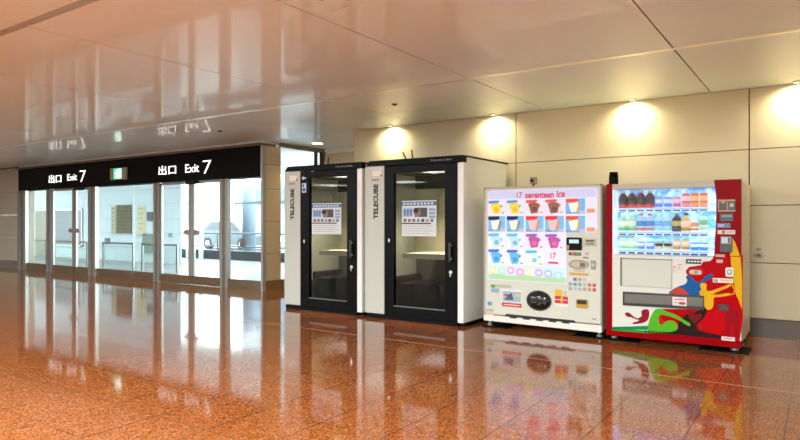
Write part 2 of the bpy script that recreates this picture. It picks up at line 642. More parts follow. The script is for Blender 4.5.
for (px, lab) in ((79, 'black door sensor box above the left sliding exit doors'), (192, 'black door sensor box above the right sliding exit doors')):
    x = ax(px, 8.6)
    t = thing('door_sensor', lab, 'sensor', (x, 8.6, 2.2))
    b = MB(); b.box(x - 0.2, x + 0.2, 8.57, 8.64, 2.225, 2.3, BLACK, 0.012); b.build('housing', t)
    b = MB(); b.box(x - 0.12, x + 0.12, 8.562, 8.572, 2.238, 2.268, mat('#5a2a2a', 0.2)); b.build('lens', t)

# lit sign band over the doors
SY = 8.61
t = thing('overhead_sign', 'long black overhead sign band with white exit lettering above the glass doors', 'sign', (-14.4, SY, 2.3))
b = MB(); b.box(EX0 + 0.12, EX1 - 0.02, SY, 8.64, 2.3, 2.925, mat('#04050a', 0.4, 0, 0, 0.1)); board = b.build('board', t)
b = MB(); b.box(EX1 - 0.02, EX1 + 0.03, SY, 8.66, 2.29, 2.928, STEEL); b.build('end_cap', t)
SIGNW = mat('#ffffff', 0.4, 0, 1.1)


def sign_text(s, pa, pb, ya, yb, name):
    x0, z1 = at(pa, ya, SY)
    x1, _ = at(pb, ya, SY)
    _, z0 = at(pa, yb, SY)
    b = MB(); b.text(s, SIGNW, (x0, x1, z0, z1), SY, depth=0.006, bold=-0.018 if s == '7' else -0.008 if s == 'Exit' else 0.0)
    b.build(name, t)


for (j, e, q) in (((49, 61.3, 175.2, 183.3), (67.5, 77, 174.3, 180.7), (80, 85.7, 170.8, 182)),
                  ((158.7, 176, 166.2, 175.2), (185.5, 199, 164.6, 172.8), (203, 211.2, 160.8, 173.8))):
    sign_text('出口', *j, 'lettering')
    sign_text('Exit', *e, 'lettering')
    sign_text('7', *q, 'numeral')

x0, z1 = at(112, 167, SY); x1, z0 = at(128, 180, SY)
z0, z1 = 2.43, 2.72
t = thing('emergency_exit_light', 'small green lit emergency exit pictogram box in a beige case on the black band', 'exit light', ((x0 + x1) / 2, SY, z0))
b = MB(); b.box(x0, x1, SY - 0.055, SY - 0.007, z0, z1, mat('#a89878', 0.4), 0.01); b.build('case', t)
xm = (x0 + x1) / 2
b = MB(); b.box(xm - 0.17, xm + 0.17, SY - 0.06, SY - 0.055, z0 + 0.02, z1 - 0.02, mat('#2fd0a0', 0.4, 0, 0.9)); f = b.build('lit_face', t)
W = mat('#f4fffa', 0.4, 0, 1.3)
b = MB()
ya, yb = SY - 0.062, SY - 0.0601
zc = (z0 + z1) / 2
b.box(xm + 0.02, xm + 0.13, ya, yb, z0 + 0.04, z1 - 0.04, W)
b.ell(xm - 0.03, zc + 0.075, 0.026, 0.022, ya, yb, W, 12)
b.prism([(xm - 0.06, zc + 0.05), (xm - 0.01, zc + 0.05), (xm - 0.0, zc - 0.01), (xm - 0.05, zc - 0.02)], ya, yb, W)
b.prism([(xm - 0.05, zc - 0.02), (xm - 0.1, zc - 0.09), (xm - 0.08, zc - 0.1), (xm - 0.02, zc - 0.02)], ya, yb, W)
b.prism([(xm - 0.03, zc - 0.02), (xm + 0.01, zc - 0.1), (xm - 0.01, zc - 0.105), (xm - 0.05, zc - 0.02)], ya, yb, W)
b.prism([(xm - 0.06, zc + 0.05), (xm - 0.12, zc + 0.0), (xm - 0.105, zc - 0.012), (xm - 0.05, zc + 0.03)], ya, yb, W)
b.build('pictogram', f)

# ------------------------------------------------------------------ vestibule and outdoors
b = MB(); b.box(-34, -9.28, 8.9, 15.4, -0.05, 0, GREYTILE); b.build('floor_vestibule', kind='structure')
b = MB(); b.box(-34, -9.3, 9.02, 14.4, 2.98, 3.1, mat('#e6ebec', 0.5)); b.build('ceiling_vestibule', kind='structure')
VY = 12.5
PY = 12.49
xr = ax(181, VY)
b = MB()
x = -30.0
while x < xr - 0.01:
    x2 = min(x + 2.6, xr)
    for k in range(6):
        b.box(x, x2, VY, VY + 0.02, 0.0 + k * 0.5, min(0.5 + k * 0.5, 2.98), FROST)
        b.box(x, x2, VY - 0.003, VY, 0.494 + k * 0.5, 0.5 + k * 0.5, mat('#aab4b8', 0.5))
    x = x2
b.build('wall_vestibule', kind='structure')
b = MB(); b.box(-33.8, -33.6, 8.9, 15, 0, 3, FROST); b.build('wall_vestibule_left', kind='structure')


def vbox(name, lab, cat, p0, p1, y0, y1, Y, m, extra=None):
    xa, z1 = at(p0, y0, Y)
    xb, _ = at(p1, y0, Y)
    _, z0 = at((p0 + p1) / 2, y1, Y)
    _, z1 = at((p0 + p1) / 2, y0, Y)
    t = thing(name, lab, cat, ((xa + xb) / 2, Y, z0))
    b = MB(); b.box(xa, xb, Y - 0.03, Y - 0.002, z0, z1, m)
    if extra:
        extra(b, xa, xb, z0, z1, Y - 0.032, Y - 0.0295)
    b.build('panel', t)
    return t


def lines(n, col, top=0.08):
    def f(e, xa, xb, z0, z1, ya, yb):
        for k in range(n):
            z = z1 - (z1 - z0) * (top + 0.85 * k / n)
            e.box(xa + (xb - xa) * 0.1, xb - (xb - xa) * (0.12 + 0.1 * (k % 3)), ya, yb, z - (z1 - z0) * 0.03, z, mat(col, 0.6))
    return f


vbox('poster', 'pale narrow paper notice left of the dark yellow notice board behind the exit glass', 'poster', 112, 116, 206, 234, PY, mat('#c9c0a8', 0.6), lines(6, '#8d8672'))
vbox('notice_board', 'dark yellow notice board with lines of text on the white vestibule wall', 'notice board', 117, 132, 205, 233.5, PY, mat('#5e4c02', 0.5), lines(7, '#382e02'))
vbox('poster', 'pale cream poster left of the post by the right exit doors', 'poster', 138, 146, 206, 235, PY, mat('#e4dcb8', 0.6), lines(5, '#c4b888'))
vbox('wall_monitor', 'small dark screen beside the cream poster on the vestibule wall', 'screen', 147.5, 153, 212, 221, PY, mat('#4a535c', 0.3))
vbox('cabinet_panel', 'grey green wall cabinet below the small dark screen in the vestibule', 'cabinet', 143, 154, 234, 253, PY, mat('#8a958c', 0.5))
vbox('control_box', 'small dark square control box on the white vestibule wall by the railing', 'control box', 105.5, 110, 238, 244, PY, mat('#3f4a52', 0.5))
vbox('control_box', 'tiny pale plate on the frosted wall behind the right sliding door', 'control box', 169, 172, 233, 237, PY, mat('#9aa4a8', 0.5))
vbox('wall_panel', 'tall beige panel on the wall behind the leftmost exit glass', 'panel', 36, 47, 211, 262, PY, mat('#8f8670', 0.5))
vbox('notice_board', 'large slate blue board in a pale frame behind the left sliding doors', 'notice board', 55, 83, 209, 246, PY, mat('#27363f', 0.35), lambda e, xa, xb, z0, z1, ya, yb: [
    e.box(xa, xa + .08, ya, yb, z0, z1, WHITE), e.box(xb - .08, xb, ya, yb, z0, z1, WHITE), e.box(xa, xb, ya, yb, z0, z0 + .05, WHITE), e.box(xa, xb, ya, yb, z1 - .05, z1, WHITE)])


def barrier(p0, p1, Y, lab, ztop=0.78):
    xa, xb = ax(p0, Y), ax(p1, Y)
    STL = mat('#8e908e', 0.45, 0.6)
    t = thing('glass_railing', lab, 'railing', ((xa + xb) / 2, Y, 0))
    b = MB(); b.box(xa, xb, Y - 0.03, Y + 0.03, ztop - 0.05, ztop, STL); b.build('top_rail', t)
    n = max(1, round((xb - xa) / 1.6))
    for k in range(n + 1):
        x = xa + (xb - xa) * k / n
        x = min(max(x, xa + 0.03), xb - 0.03)
        b = MB(); b.box(x - 0.03, x + 0.03, Y - 0.025, Y + 0.025, 0, ztop - 0.05, STL); b.build('post', t)
    b = MB(); b.box(xa + 0.06, xb - 0.06, Y - 0.006, Y + 0.006, 0.08, ztop - 0.06, GLASS); b.build('glass_panel', t)


barrier(103, 134, 10.4, 'steel and glass railing below the dark yellow notice board')
barrier(142, 178, 10.4, 'steel and glass railing behind the post left of the right exit doors')
barrier(28, 47, 10.4, 'steel and glass railing behind the leftmost exit glass')
barrier(54, 88, 10.4, 'steel and glass railing under the slate blue board')

# outer glazed front, beyond it the road
OY = 14.8
b = MB(); b.box(-34, -8, 15.4, 80, -0.25, -0.12, mat('#6f7274', 0.7)); b.build('road', kind='structure')
b = MB(); b.box(-26, -9.4, OY + 0.3, OY + 0.75, 0, 0.32, mat('#2c333a', 0.7)); b.build('planter_kerb', kind='structure')
b = MB()
for px in (188, 201, 222):
    x = ax(px, OY)
    b.box(x - 0.06, x + 0.06, OY - 0.06, OY + 0.06, 0, 2.98, mat('#d3dadd', 0.35, 0.4))
b.box(xr - 0.1, -8.4, OY - 0.05, OY + 0.05, 2.55, 2.98, mat('#dfe6e8', 0.4))
b.box(xr - 0.1, -9.4, OY - 0.04, OY + 0.04, 2.0, 2.1, mat('#9aa6ac', 0.4))
b.build('trim_4', kind='structure')
b = MB(); x = ax(249, 16.6); b.cyl((x, 16.6, -0.12), (x, 16.6, 5), 0.26, mat('#707e8a', 0.6), seg=20)
b.build('outdoor_column', kind='structure')
t = thing('guard_rail', 'steel guard rail with two bars outside beyond the right exit doors', 'railing', (ax(225, 15.9), 15.9, 0))
xa, xb = ax(176, 15.9), -9.0
for z in (0.45, 0.95):
    b = MB(); b.cyl((xa, 15.9, z), (xb, 15.9, z), 0.03, mat('#4d5962', 0.5, 0.2), seg=10); b.build('bar', t)
for k in range(6):
    x = xa + (xb - xa) * k / 5
    b = MB(); b.cyl((x, 15.9, -0.12), (x, 15.9, 0.97), 0.035, mat('#4d5962', 0.5, 0.2), seg=10); b.build('post', t)
xa, za = at(236.5, 237, 15.6)
t = thing('bollard_sign', 'small dark red square notice on a thin post outside the right glass', 'sign', (ax(243, 15.6), 15.6, 0))
x, z = at(243, 243, 15.6)
b = MB(); b.cyl((x, 15.62, -0.12), (x, 15.62, z), 0.025, mat('#4d5962', 0.5, 0.2), seg=8); b.build('post', t)
b = MB(); b.box(x - 0.15, x + 0.15, 15.58, 15.61, z - 0.16, z + 0.16, mat('#4a2428', 0.5)); b.build('plate', t)
b = MB(); b.box(-60, 0, 62, 63, -0.25, 1.6, mat('#5d666c', 0.7)); b.build('far_parapet', kind='structure')
b = MB(); b.box(-34, -6, 34, 35.5, 2.5, 2.95, mat('#4a545c', 0.7)); b.box(-30.2, -29.6, 34.3, 35, -0.12, 2.5, mat('#4a545c', 0.7)); b.box(-14.3, -13.7, 34.3, 35, -0.12, 2.5, mat('#4a545c', 0.7))
b.build('elevated_walkway', kind='structure')


t = thing('building', 'pale blue building with window bands far behind the road outside', 'building', (-43, 46, -0.2))
b = MB(); b.box(-51, -33, 45, 49, -0.25, 16, mat('#5f7480', 0.7)); b.build('wall', t)
for z in (3.2, 6.6, 10.0):
    b = MB(); b.box(-50, -34, 44.9, 45, z, z + 1.5, mat('#3a4a56', 0.3)); b.build('window_band', t)


def vehicle(name, lab, cat, x0, x1, Y, hgt, bus, col):
    t = thing(name, lab, cat, ((x0 + x1) / 2, Y, -0.12))
    L_ = x1 - x0
    if bus:
        out = [(x0, 0.15), (x1, 0.15), (x1, hgt * 0.55), (x1 - L_ * .03, hgt), (x0 + L_ * .03, hgt), (x0, hgt * 0.6)]
        win = [(x0 + L_ * .05, hgt * .55), (x1 - L_ * .04, hgt * .55), (x1 - L_ * .06, hgt * .9), (x0 + L_ * .06, hgt * .9)]
    else:
        out = [(x0, 0.15), (x1, 0.15), (x1, hgt * .45), (x1 - L_ * .04, hgt * .55), (x1 - L_ * .22, hgt * .62), (x1 - L_ * .36, hgt * .97),
               (x0 + L_ * .5, hgt), (x0 + L_ * .25, hgt * .97), (x0 + L_ * .1, hgt * .66), (x0, hgt * .58)]
        win = [(x0 + L_ * .16, hgt * .65), (x1 - L_ * .26, hgt * .65), (x1 - L_ * .37, hgt * .92), (x0 + L_ * .28, hgt * .92)]
    b = MB(); b.prism(out, Y - 0.9, Y + 0.9, mat(col, 0.3)); b.build('body', t)
    b = MB(); b.prism(win, Y - 0.91, Y - 0.9, mat('#2c343c', 0.1)); b.build('side_window', t)
    for wx in (x0 + L_ * .2, x1 - L_ * .2):
        b = MB(); b.cyl((wx, Y - 0.92, 0.2), (wx, Y - 0.7, 0.2), 0.32, mat('#22262a', 0.7), seg=18)
        b.cyl((wx, Y - 0.93, 0.2), (wx, Y - 0.92, 0.2), 0.18, STEEL, seg=14); b.build('wheel', t)


vehicle('van', 'pale van parked outside beyond the right glass panel', 'van', -20.9, -15.6, 22, 1.95, True, '#6e7a84')
vehicle('car', 'dark grey car parked outside behind the right sliding doors', 'car', -28.9, -24.3, 23, 1.45, False, '#4d565e')

# ------------------------------------------------------------------ phone-booth style work pods
BY = 7.2


def booth(px0, pxcol, pxdoor0, pxdoor1, X0, X1, lab, first):
    xc1 = ax(pxcol, BY)
    d0, d1 = xc1 + 0.0, ax(pxdoor1, BY)
    YB = 8.56
    t = thing('work_booth', lab, 'booth', ((X0 + X1) / 2, BY, 0))
    zt = 2.19
    # shell
    b = MB(); b.box(X0, xc1, BY, BY + 0.07, 0.06, zt + 0.02, CREAM, 0.012); col = b.build('front_column', t)
    b = MB(); b.box(X0, X0 + 0.05, BY + 0.075, YB, 0.05, 2.262, CREAM); b.build('side_panel', t)
    b = MB(); b.box(d1, X1, BY + 0.0, YB, 0.05, zt, SIDE, 0.008); b.box(d1 + 0.02, X1 - 0.003, BY + 0.092, YB, zt - 0.02, 2.262, SIDE); b.build('side_panel', t)
    b = MB(); b.box(X0 + 0.06, d1 - 0.01, YB - 0.05, YB, 0.05, zt, mat('#d8cdb0', 0.5)); b.build('back_panel', t)
    b = MB(); b.box(X0 + 0.06, d1 - 0.01, YB - 0.06, YB - 0.051, 0.06, 0.86, mat('#56554d', 0.6)); b.build('lower_lining', t)
    b = MB(); b.box(X0 + 0.06, d1 - 0.03, YB - 0.08, YB - 0.051, 1.93, 2.139, mat('#3a3d36', 0.6)); b.build('upper_shade_sheet', t)  # dark sheet painted in for the shade of the ceiling recess
    b = MB(); b.box(d1 - 0.02, d1 - 0.003, BY + 0.09, YB - 0.07, 0.06, zt - 0.02, mat('#5c5850', 0.5)); b.build('side_lining', t)
    b = MB(); b.prism([(X0 + 0.02, zt + 0.022), (X1, zt + 0.002), (X1, 2.285), (X0 + 0.09, 2.285)], BY - 0.012, BY + 0.09, BLACK); b.build('fascia', t)
    b = MB(); b.box(X0 + 0.09, X1 + 0.008, BY + 0.09, 8.6, 2.264, 2.285, BLACK); b.build('roof', t)
    b = MB(); b.box(X0 + 0.06, d1 - 0.01, BY + 0.1, YB - 0.06, 2.14, 2.18, mat('#3c3c36', 0.5)); b.build('inner_ceiling', t)
    b = MB(); b.box(X0 + (0.04), d1 + 0.0, BY + 0.0, YB, 0.0, 0.055, BLACK); b.box(d1, X1, BY + 0.05, YB, 0.0, 0.05, BLACKM); b.build('base', t)
    b = MB(); b.box(X0 + 0.06, d1 - 0.01, BY + 0.08, YB - 0.06, 0.055, 0.075, mat('#3a3632', 0.7)); b.build('booth_floor', t)
    x0, z0 = at(pxcol + (1.5 if first else 2), 190, BY)
    # small maker's line on the fascia
    xa, za = at(pxdoor1 - (22 if first else 24), 163.8, BY)
    b = MB(); b.text('TELECUBE', mat('#a8a8a8', 0.4), (d1 - 0.42, d1 - 0.08, 2.225, 2.245), BY - 0.012); b.build('fascia_lettering', t)
    # door: frame, sliding glass
    D = thing_part('door', t)
    fw = 0.215 if first else 0.215
    gx0, gx1 = d0 + (0.19 if first else 0.17), d1 - (0.20 if first else 0.2)
    b = MB()
    b.box(d0 + 0.005, gx0, BY + 0.005, BY + 0.07, 0.06, zt, BLACK, 0.006)
    b.box(gx1, d1 - 0.003, BY + 0.005, BY + 0.07, 0.06, zt, BLACK, 0.006)
    b.box(gx0 - 0.01, gx1 + 0.01, BY + 0.01, BY + 0.07, 2.09, zt, BLACK)
    b.box(gx0 - 0.01, gx1 + 0.01, BY + 0.01, BY + 0.07, 0.06, 0.20, BLACK)
    b.build('door_frame', D)
    b = MB(); b.box(gx0, gx1, BY + 0.03, BY + 0.04, 0.20, 2.09, DARKGLASS); b.build('door_glass', D)
    b = MB(); b.box(gx0 - 0.005, gx1 + 0.005, BY + 0.004, BY + 0.012, 0.19, 0.205, mat('#7c7c7a', 0.3, 0.8)); b.build('door_sill', D)
    CH = mat('#d8d8d6', 0.15, 0.9)
    b = MB()
    hx = d1 - 0.1
    b.cyl((hx, BY - 0.03, 1.08), (hx, BY + 0.01, 1.08), 0.022, CH, seg=12)
    b.cyl((hx, BY - 0.03, 0.9), (hx, BY + 0.01, 0.9), 0.022, CH, seg=12)
    b.box(hx - 0.016, hx + 0.016, BY - 0.045, BY - 0.025, 0.86, 1.12, mat('#2a2a2c', 0.3))
    b.build('door_handle', D)
    b = MB(); b.cyl((hx, BY - 0.01, 0.72), (hx, BY + 0.01, 0.72), 0.026, CH, seg=14); b.box(hx - 0.008, hx + 0.008, BY - 0.02, BY - 0.008, 0.66, 0.72, CH); b.build('lock', D)
    b = MB(); b.ell(d0 + 0.09, 1.13 if not first else 1.09, 0.016, 0.03, BY - 0.004, BY + 0.006, CH); b.build('door_button', D)
    # lettering down the column
    pt, pb, pm = (188.7, 219.6, 292.3) if first else (184, 219, 375.8)
    zA, zB = at(pm, pb, BY)[1], at(pm, pt, BY)[1]
    xm = at(292.3 if first else 375.8, 200, BY)[0]
    b = MB(); b.text('TELECUBE', mat('#1d1d20', 0.5), (xm - 0.042, xm + 0.042, zA, zB), BY, rot=True, bold=0.045); b.build('lettering', col)
    b = MB()
    b.box(xm - 0.06, xm + 0.1, BY - 0.0015, BY, 2.06, 2.14, mat('#f4f1ea', 0.4))
    b.ell(xm + 0.1, 2.07, 0.016, 0.016, BY - 0.003, BY - 0.0015, mat('#c03a2e', 0.5))
    for k in range(3):
        b.box(xm - 0.075 + k * 0.045, xm - 0.04 + k * 0.045, BY - 0.0015, BY, 1.995, 2.02, mat('#77777c', 0.5))
    b.build('sticker', col)
    if first:
        b = MB()
        wm = mat('#cfe0ff', 0.4)
        px, pz = d0 + 0.085, 2.09
        b.prism([(px - 0.05, pz), (px - 0.01, pz + 0.035), (px - 0.01, pz + 0.012), (px + 0.04, pz + 0.012), (px + 0.04, pz - 0.012), (px - 0.01, pz - 0.012), (px - 0.01, pz - 0.035)], BY + 0.001, BY + 0.0045, wm)
        b.rrect(px - 0.045, px + 0.045, 1.86, 2.01, 0.01, BY + 0.002, BY + 0.0045, wm)
        b.box(px - 0.03, px - 0.002, BY + 0.0005, BY + 0.0015, 1.95, 1.99, BLACK)
        b.box(px - 0.03, px + 0.03, BY + 0.0005, BY + 0.0015, 1.88, 1.93, mat('#3c5f9c', 0.5))
        b.build('pictogram', D)
    # inside: desk, seat, reading lamp panel
    b = MB(); b.box(gx0 - 0.05, d1 - 0.03, BY + 0.3, YB - 0.061, 0.86, 0.935, mat('#f4efe4', 0.2)); desk = b.build('desk', t)
    b = MB(); b.cyl((d1 - 0.3, YB - 0.3, 0.93), (d1 - 0.3, YB - 0.3, 0.99), 0.03, mat('#c9b38a', 0.4), seg=12); b.build('desk_knob', desk)
    b = MB(); b.box(X0 + 0.1, d1 - 0.35, BY + 0.62, YB - 0.08, 0.075, 0.46, mat('#2c2624', 0.7), 0.02)
    b.box(X0 + 0.1, X0 + 0.2, BY + 0.55, YB - 0.08, 0.42, 0.56, mat('#2c2624', 0.7), 0.03); b.build('bench', t)
    b = MB(); b.box(xm + 0.5, xm + 0.72, BY + 0.32, BY + 0.52, 2.125, 2.14, mat('#fff0c8', 0.4, 0, 2.0)); b.build('lamp_panel', t)
    a = area('booth_lamp', (xm + 0.61, BY + 0.42, 2.12), 0.2, 20, (1, 0.93, 0.78))
    a.data.spread = math.radians(110)
    return t, gx0, gx1


def thing_part(name, parent):
    o = bpy.data.objects.new(name, None)
    C.objects.link(o)
    o.parent = parent
    ORG[o] = ORG[parent]
    return o


def notice(px0, px1, py0, py1, lab):
    Y = BY + 0.029
    xa, z1 = at(px0, py0, Y); xb, _ = at(px1, py0, Y); _, z0 = at(px0, py1, Y)
    t = thing('notice_poster', lab, 'poster', ((xa + xb) / 2, Y, z0))
    b = MB(); b.box(xa, xb, Y - 0.003, Y, z0, z1, mat('#d9dedf', 0.4)); p = b.build('sheet', t)
    w, h = xb - xa, z1 - z0
    y0, y1 = Y - 0.0042, Y - 0.0031
    q = lambda u: xa + u * w
    r = lambda v: z1 - v * h
    b = MB()
    b.box(q(0), q(1), y0, y1, r(.14), r(.03), mat('#3f6ea6', 0.5))
    for k in range(9):
        b.box(q(.05 + .1 * k), q(.11 + .1 * k), y0 - .0008, y0, r(.11), r(.06), mat('#dfe8f2', 0.5))
    b.box(q(.38), q(.74), y0, y1, r(.46), r(.20), mat('#4c4a50', 0.5))
    b.ell(q(.46), r(.34), w * .1, h * .12, y0 - .0008, y0, mat('#94735a', 0.5))
    b.ell(q(.42), r(.28), w * .08, h * .08, y0 - .0016, y0 - .0009, mat('#2a2220', 0.5))
    b.box(q(.03), q(.33), y0, y1, r(.46), r(.2), mat('#a9c0dc', 0.5))
    for k in range(3):
        b.box(q(.06 + .09 * k), q(.12 + .09 * k), y0 - .0008, y0, r(.42), r(.24), mat('#5d80b4', 0.5))
        b.box(q(.79), q(.97), y0, y1, r(.24 + .1 * k + .05), r(.22 + .1 * k), mat('#8aa4c6', 0.5))
    for k, c in enumerate(('#6a6e78', '#b05a50', '#6a6e78', '#8a8e94', '#2f4f80', '#9a9ea4', '#777b80')):
        b.box(q(.05 + .13 * k), q(.14 + .13 * k), y0, y1, r(.6), r(.51), mat(c, 0.5))
    b.box(q(0), q(.85), y0, y1, r(.66), r(.625), mat('#2c2422', 0.5))
    for k in range(4):
        b.box(q(.05), q(.9 - .1 * (k % 2)), y0, y1, r(.73 + .065 * k), r(.715 + .065 * k), mat('#a8a89e', 0.5))
    b.build('print', p)


b1 = booth(284, 300, 300, 357, -7.20, -5.60, 'left cream and black work booth with white pictograms by the glass door, nearest the exit', True)
b2 = booth(365, 384, 385, 457.5, -5.545, -3.90, 'right cream and black work booth, between the other booth and the ice cream machine', False)
notice(312.3, 341.3, 203.5, 234, 'blue headed notice sheet on the glass door of the left booth')
notice(402, 436.5, 201, 236, 'blue headed notice sheet on the glass door of the right booth')


def cables(px, lab, leans, zb=2.285, Y=7.9):
    x = ax(px, Y)
    t = thing('antenna', lab, 'antenna', (x, Y, zb))
    b = MB(); b.cyl((x - 0.05, Y, zb), (x - 0.05, Y, zb + 0.02), 0.04, BLACK, seg=10); b.cyl((x + 0.06, Y, zb), (x + 0.06, Y, zb + 0.02), 0.04, BLACK, seg=10); b.build('foot', t)
    for k, (dx, h) in enumerate(leans):
        b = MB(); b.cyl((x - 0.05 + 0.11 * k, Y, zb + 0.02), (x - 0.05 + 0.11 * k + dx, Y, zb + h), 0.012, mat('#5a4636', 0.5), seg=8); b.build('rod', t)


cables(409.5, 'pair of thin leaning rods on the roof of the right booth', ((-0.07, 0.15), (-0.02, 0.17)), Y=7.6)
cables(325, 'pair of thin rods on the roof of the left booth', ((0.05, 0.3), (0.02, 0.2)))

# ------------------------------------------------------------------ ice cream machine
IY = 7.42
X0, X1 = -3.708, -2.15
ICE = thing('ice_cream_machine', 'cream ice cream vending machine with a glowing panel of product pictures beside the right booth', 'vending machine', ((X0 + X1) / 2, IY, 0))
BODY = mat('#d9d9ca', 0.32, 0, 0, 0.5, 0.2)
b = MB(); b.box(X0 + 0.005, X1 - 0.005, IY + 0.09, 8.42, 0.09, 1.85, BODY, 0.008); b.build('cabinet', ICE)
b = MB(); b.box(X0, X1, IY, IY + 0.085, 0.17, 1.852, BODY, 0.014); door = b.build('door_panel', ICE)
b = MB()
for x in (X0, X1 - 0.018):
    b.box(x, x + 0.018, IY - 0.012, IY, 0.17, 1.852, mat('#b9ad98', 0.35))
b.box(X0, X1, IY - 0.012, IY, 1.83, 1.852, mat('#b9ad98', 0.35))
b.build('edge_trim', door)
b = MB(); b.prism([(X0, 0.085), (X1, 0.075), (X1, 0.16), (X0, 0.16)], IY - 0.01, IY + 0.085, mat('#efe9dd', 0.3)); b.build('kick_panel', ICE)
for x in (X0 + 0.05, X1 - 0.05):
    for y in (IY + 0.08, 8.3):
        b = MB(); b.cyl((x, y, 0.012), (x, y, 0.1), 0.022, STEEL, seg=12); b.cyl((x, y, 0.012), (x, y, 0.03), 0.04, STEEL, seg=12); b.build('foot', ICE)
for i, x in enumerate((X0 + 0.1, X1 - 0.13)):
    b = MB(); b.box(max(x - 0.22, X0 - 0.02), min(x + 0.22, X1 + 0.015), IY - 0.02, IY + 0.35, 0, 0.012, BLACKM)
    b.build('foot_plate', ICE)


def pI(px, py):
    return at(px, py, IY)


# lit L-shaped display
ZT = pI(490, 191)[1]
ZR = pI(595, 231.5)[1]
ZB = pI(490, 279.5)[1]
xl, xr_, xs_ = pI(488, 200)[0], pI(597.5, 200)[0], pI(566.5, 250)[0]
r = 0.05
outl = [(xl, ZB), (xs_, ZB), (xs_, ZR), (xr_ - r, ZR)]
outl += [(xr_ - r + r * math.sin(a), ZR + r - r * math.cos(a)) for a in (0.4, 0.8, 1.2, 1.57)]
outl += [(xr_ - r + r * math.cos(a), ZT - r + r * math.sin(a)) for a in (0, 0.4, 0.8, 1.2, 1.57)]
outl += [(xl + r - r * math.sin(a), ZT - r + r * math.cos(a)) for a in (0, 0.4, 0.8, 1.2, 1.57)]
b = MB(); b.prism(outl, IY - 0.006, IY, mat('#d3d7f4', 0.3, 0, 0.16)); disp = b.build('display_panel', ICE)
y1 = IY - 0.0061
cols = [pI(p, 200)[0] for p in (488.6, 505.4, 507, 524, 526, 543.7, 545.4, 564, 566, 585.2)]
cols = [(cols[2 * k], cols[2 * k + 1]) for k in range(5)]
rowz = [(pI(490, a)[1], pI(490, c)[1]) for a, c in ((200.3, 214.4), (216.2, 231.4), (232.8, 247.2), (248.6, 263.5))]
zh = rowz[0][0] + 0.015
EM = 0.13
em = lambda h: mat(h, 0.4, 0, EM)
b = MB()
b.prism([(xl + 0.01, zh), (xr_ - 0.01, zh), (xr_ - 0.01, ZT - 0.04), (xr_ - 0.05, ZT - 0.008), (xl + 0.05, ZT - 0.008), (xl + 0.01, ZT - 0.04)], y1 - 0.001, y1, em('#c6caf0'))
b.build('header_strip', disp)
RT = mat('#b02848', 0.4, 0, 0.35)
z0, z1 = pI(540, 198.3)[1], pI(540, 192.2)[1]
b = MB()
b.text('seventeen', RT, (pI(525.5, 195)[0], pI(554, 195)[0], z0, z1), y1 - 0.001, bold=0.035)
b.build('lettering', disp)
b = MB(); b.text('ice', RT, (pI(556.8, 195)[0], pI(565.2, 195)[0], z0 + 0.006, z1 + 0.014), y1 - 0.001, bold=0.035)
b.build('lettering', disp)
b = MB(); b.text('17', RT, (pI(517, 195)[0], pI(522.3, 195)[0], z0 + 0.01, z1 + 0.005), y1 - 0.001, bold=0.02); b.build('numeral', disp)

KINDS = {
    'lemon': ('#4f8ad8', '#f4d21e', '#e8b010', '#dedeec'), 'choco': ('#d84848', '#8a4a3c', '#5c2c26', '#e2dae6'),
    'vanilla': ('#ec8c6a', '#faf2dc', '#d09a5a', '#62b0ee'), 'cookie': ('#5a6080', '#f0ecd6', '#8a8478', '#6cb4ec'),
    'berry': ('#ec7060', '#f8bcb4', '#d8845c', '#6cb4ec'), 'soda': ('#58b4d8', '#b4d8e8', '#6ab0cc', '#dbe2f0'),
    'grape': ('#9a4cb8', '#b04a94', '#d85aa0', '#e0d8ec'), 'blue': ('#4a64c8', '#58b4e4', '#3a90d0', '#dbe2f0'), 'mint': ('#48b4d8', '#d8f0f0', '#80c4b8', '#dde6ee')}
GRID = [['lemon', 'lemon', 'choco', 'choco', 'vanilla'], ['cookie', 'cookie', 'berry', 'berry', 'vanilla'],
        ['soda', 'soda', 'grape', 'grape'], ['blue', 'blue', 'mint']]
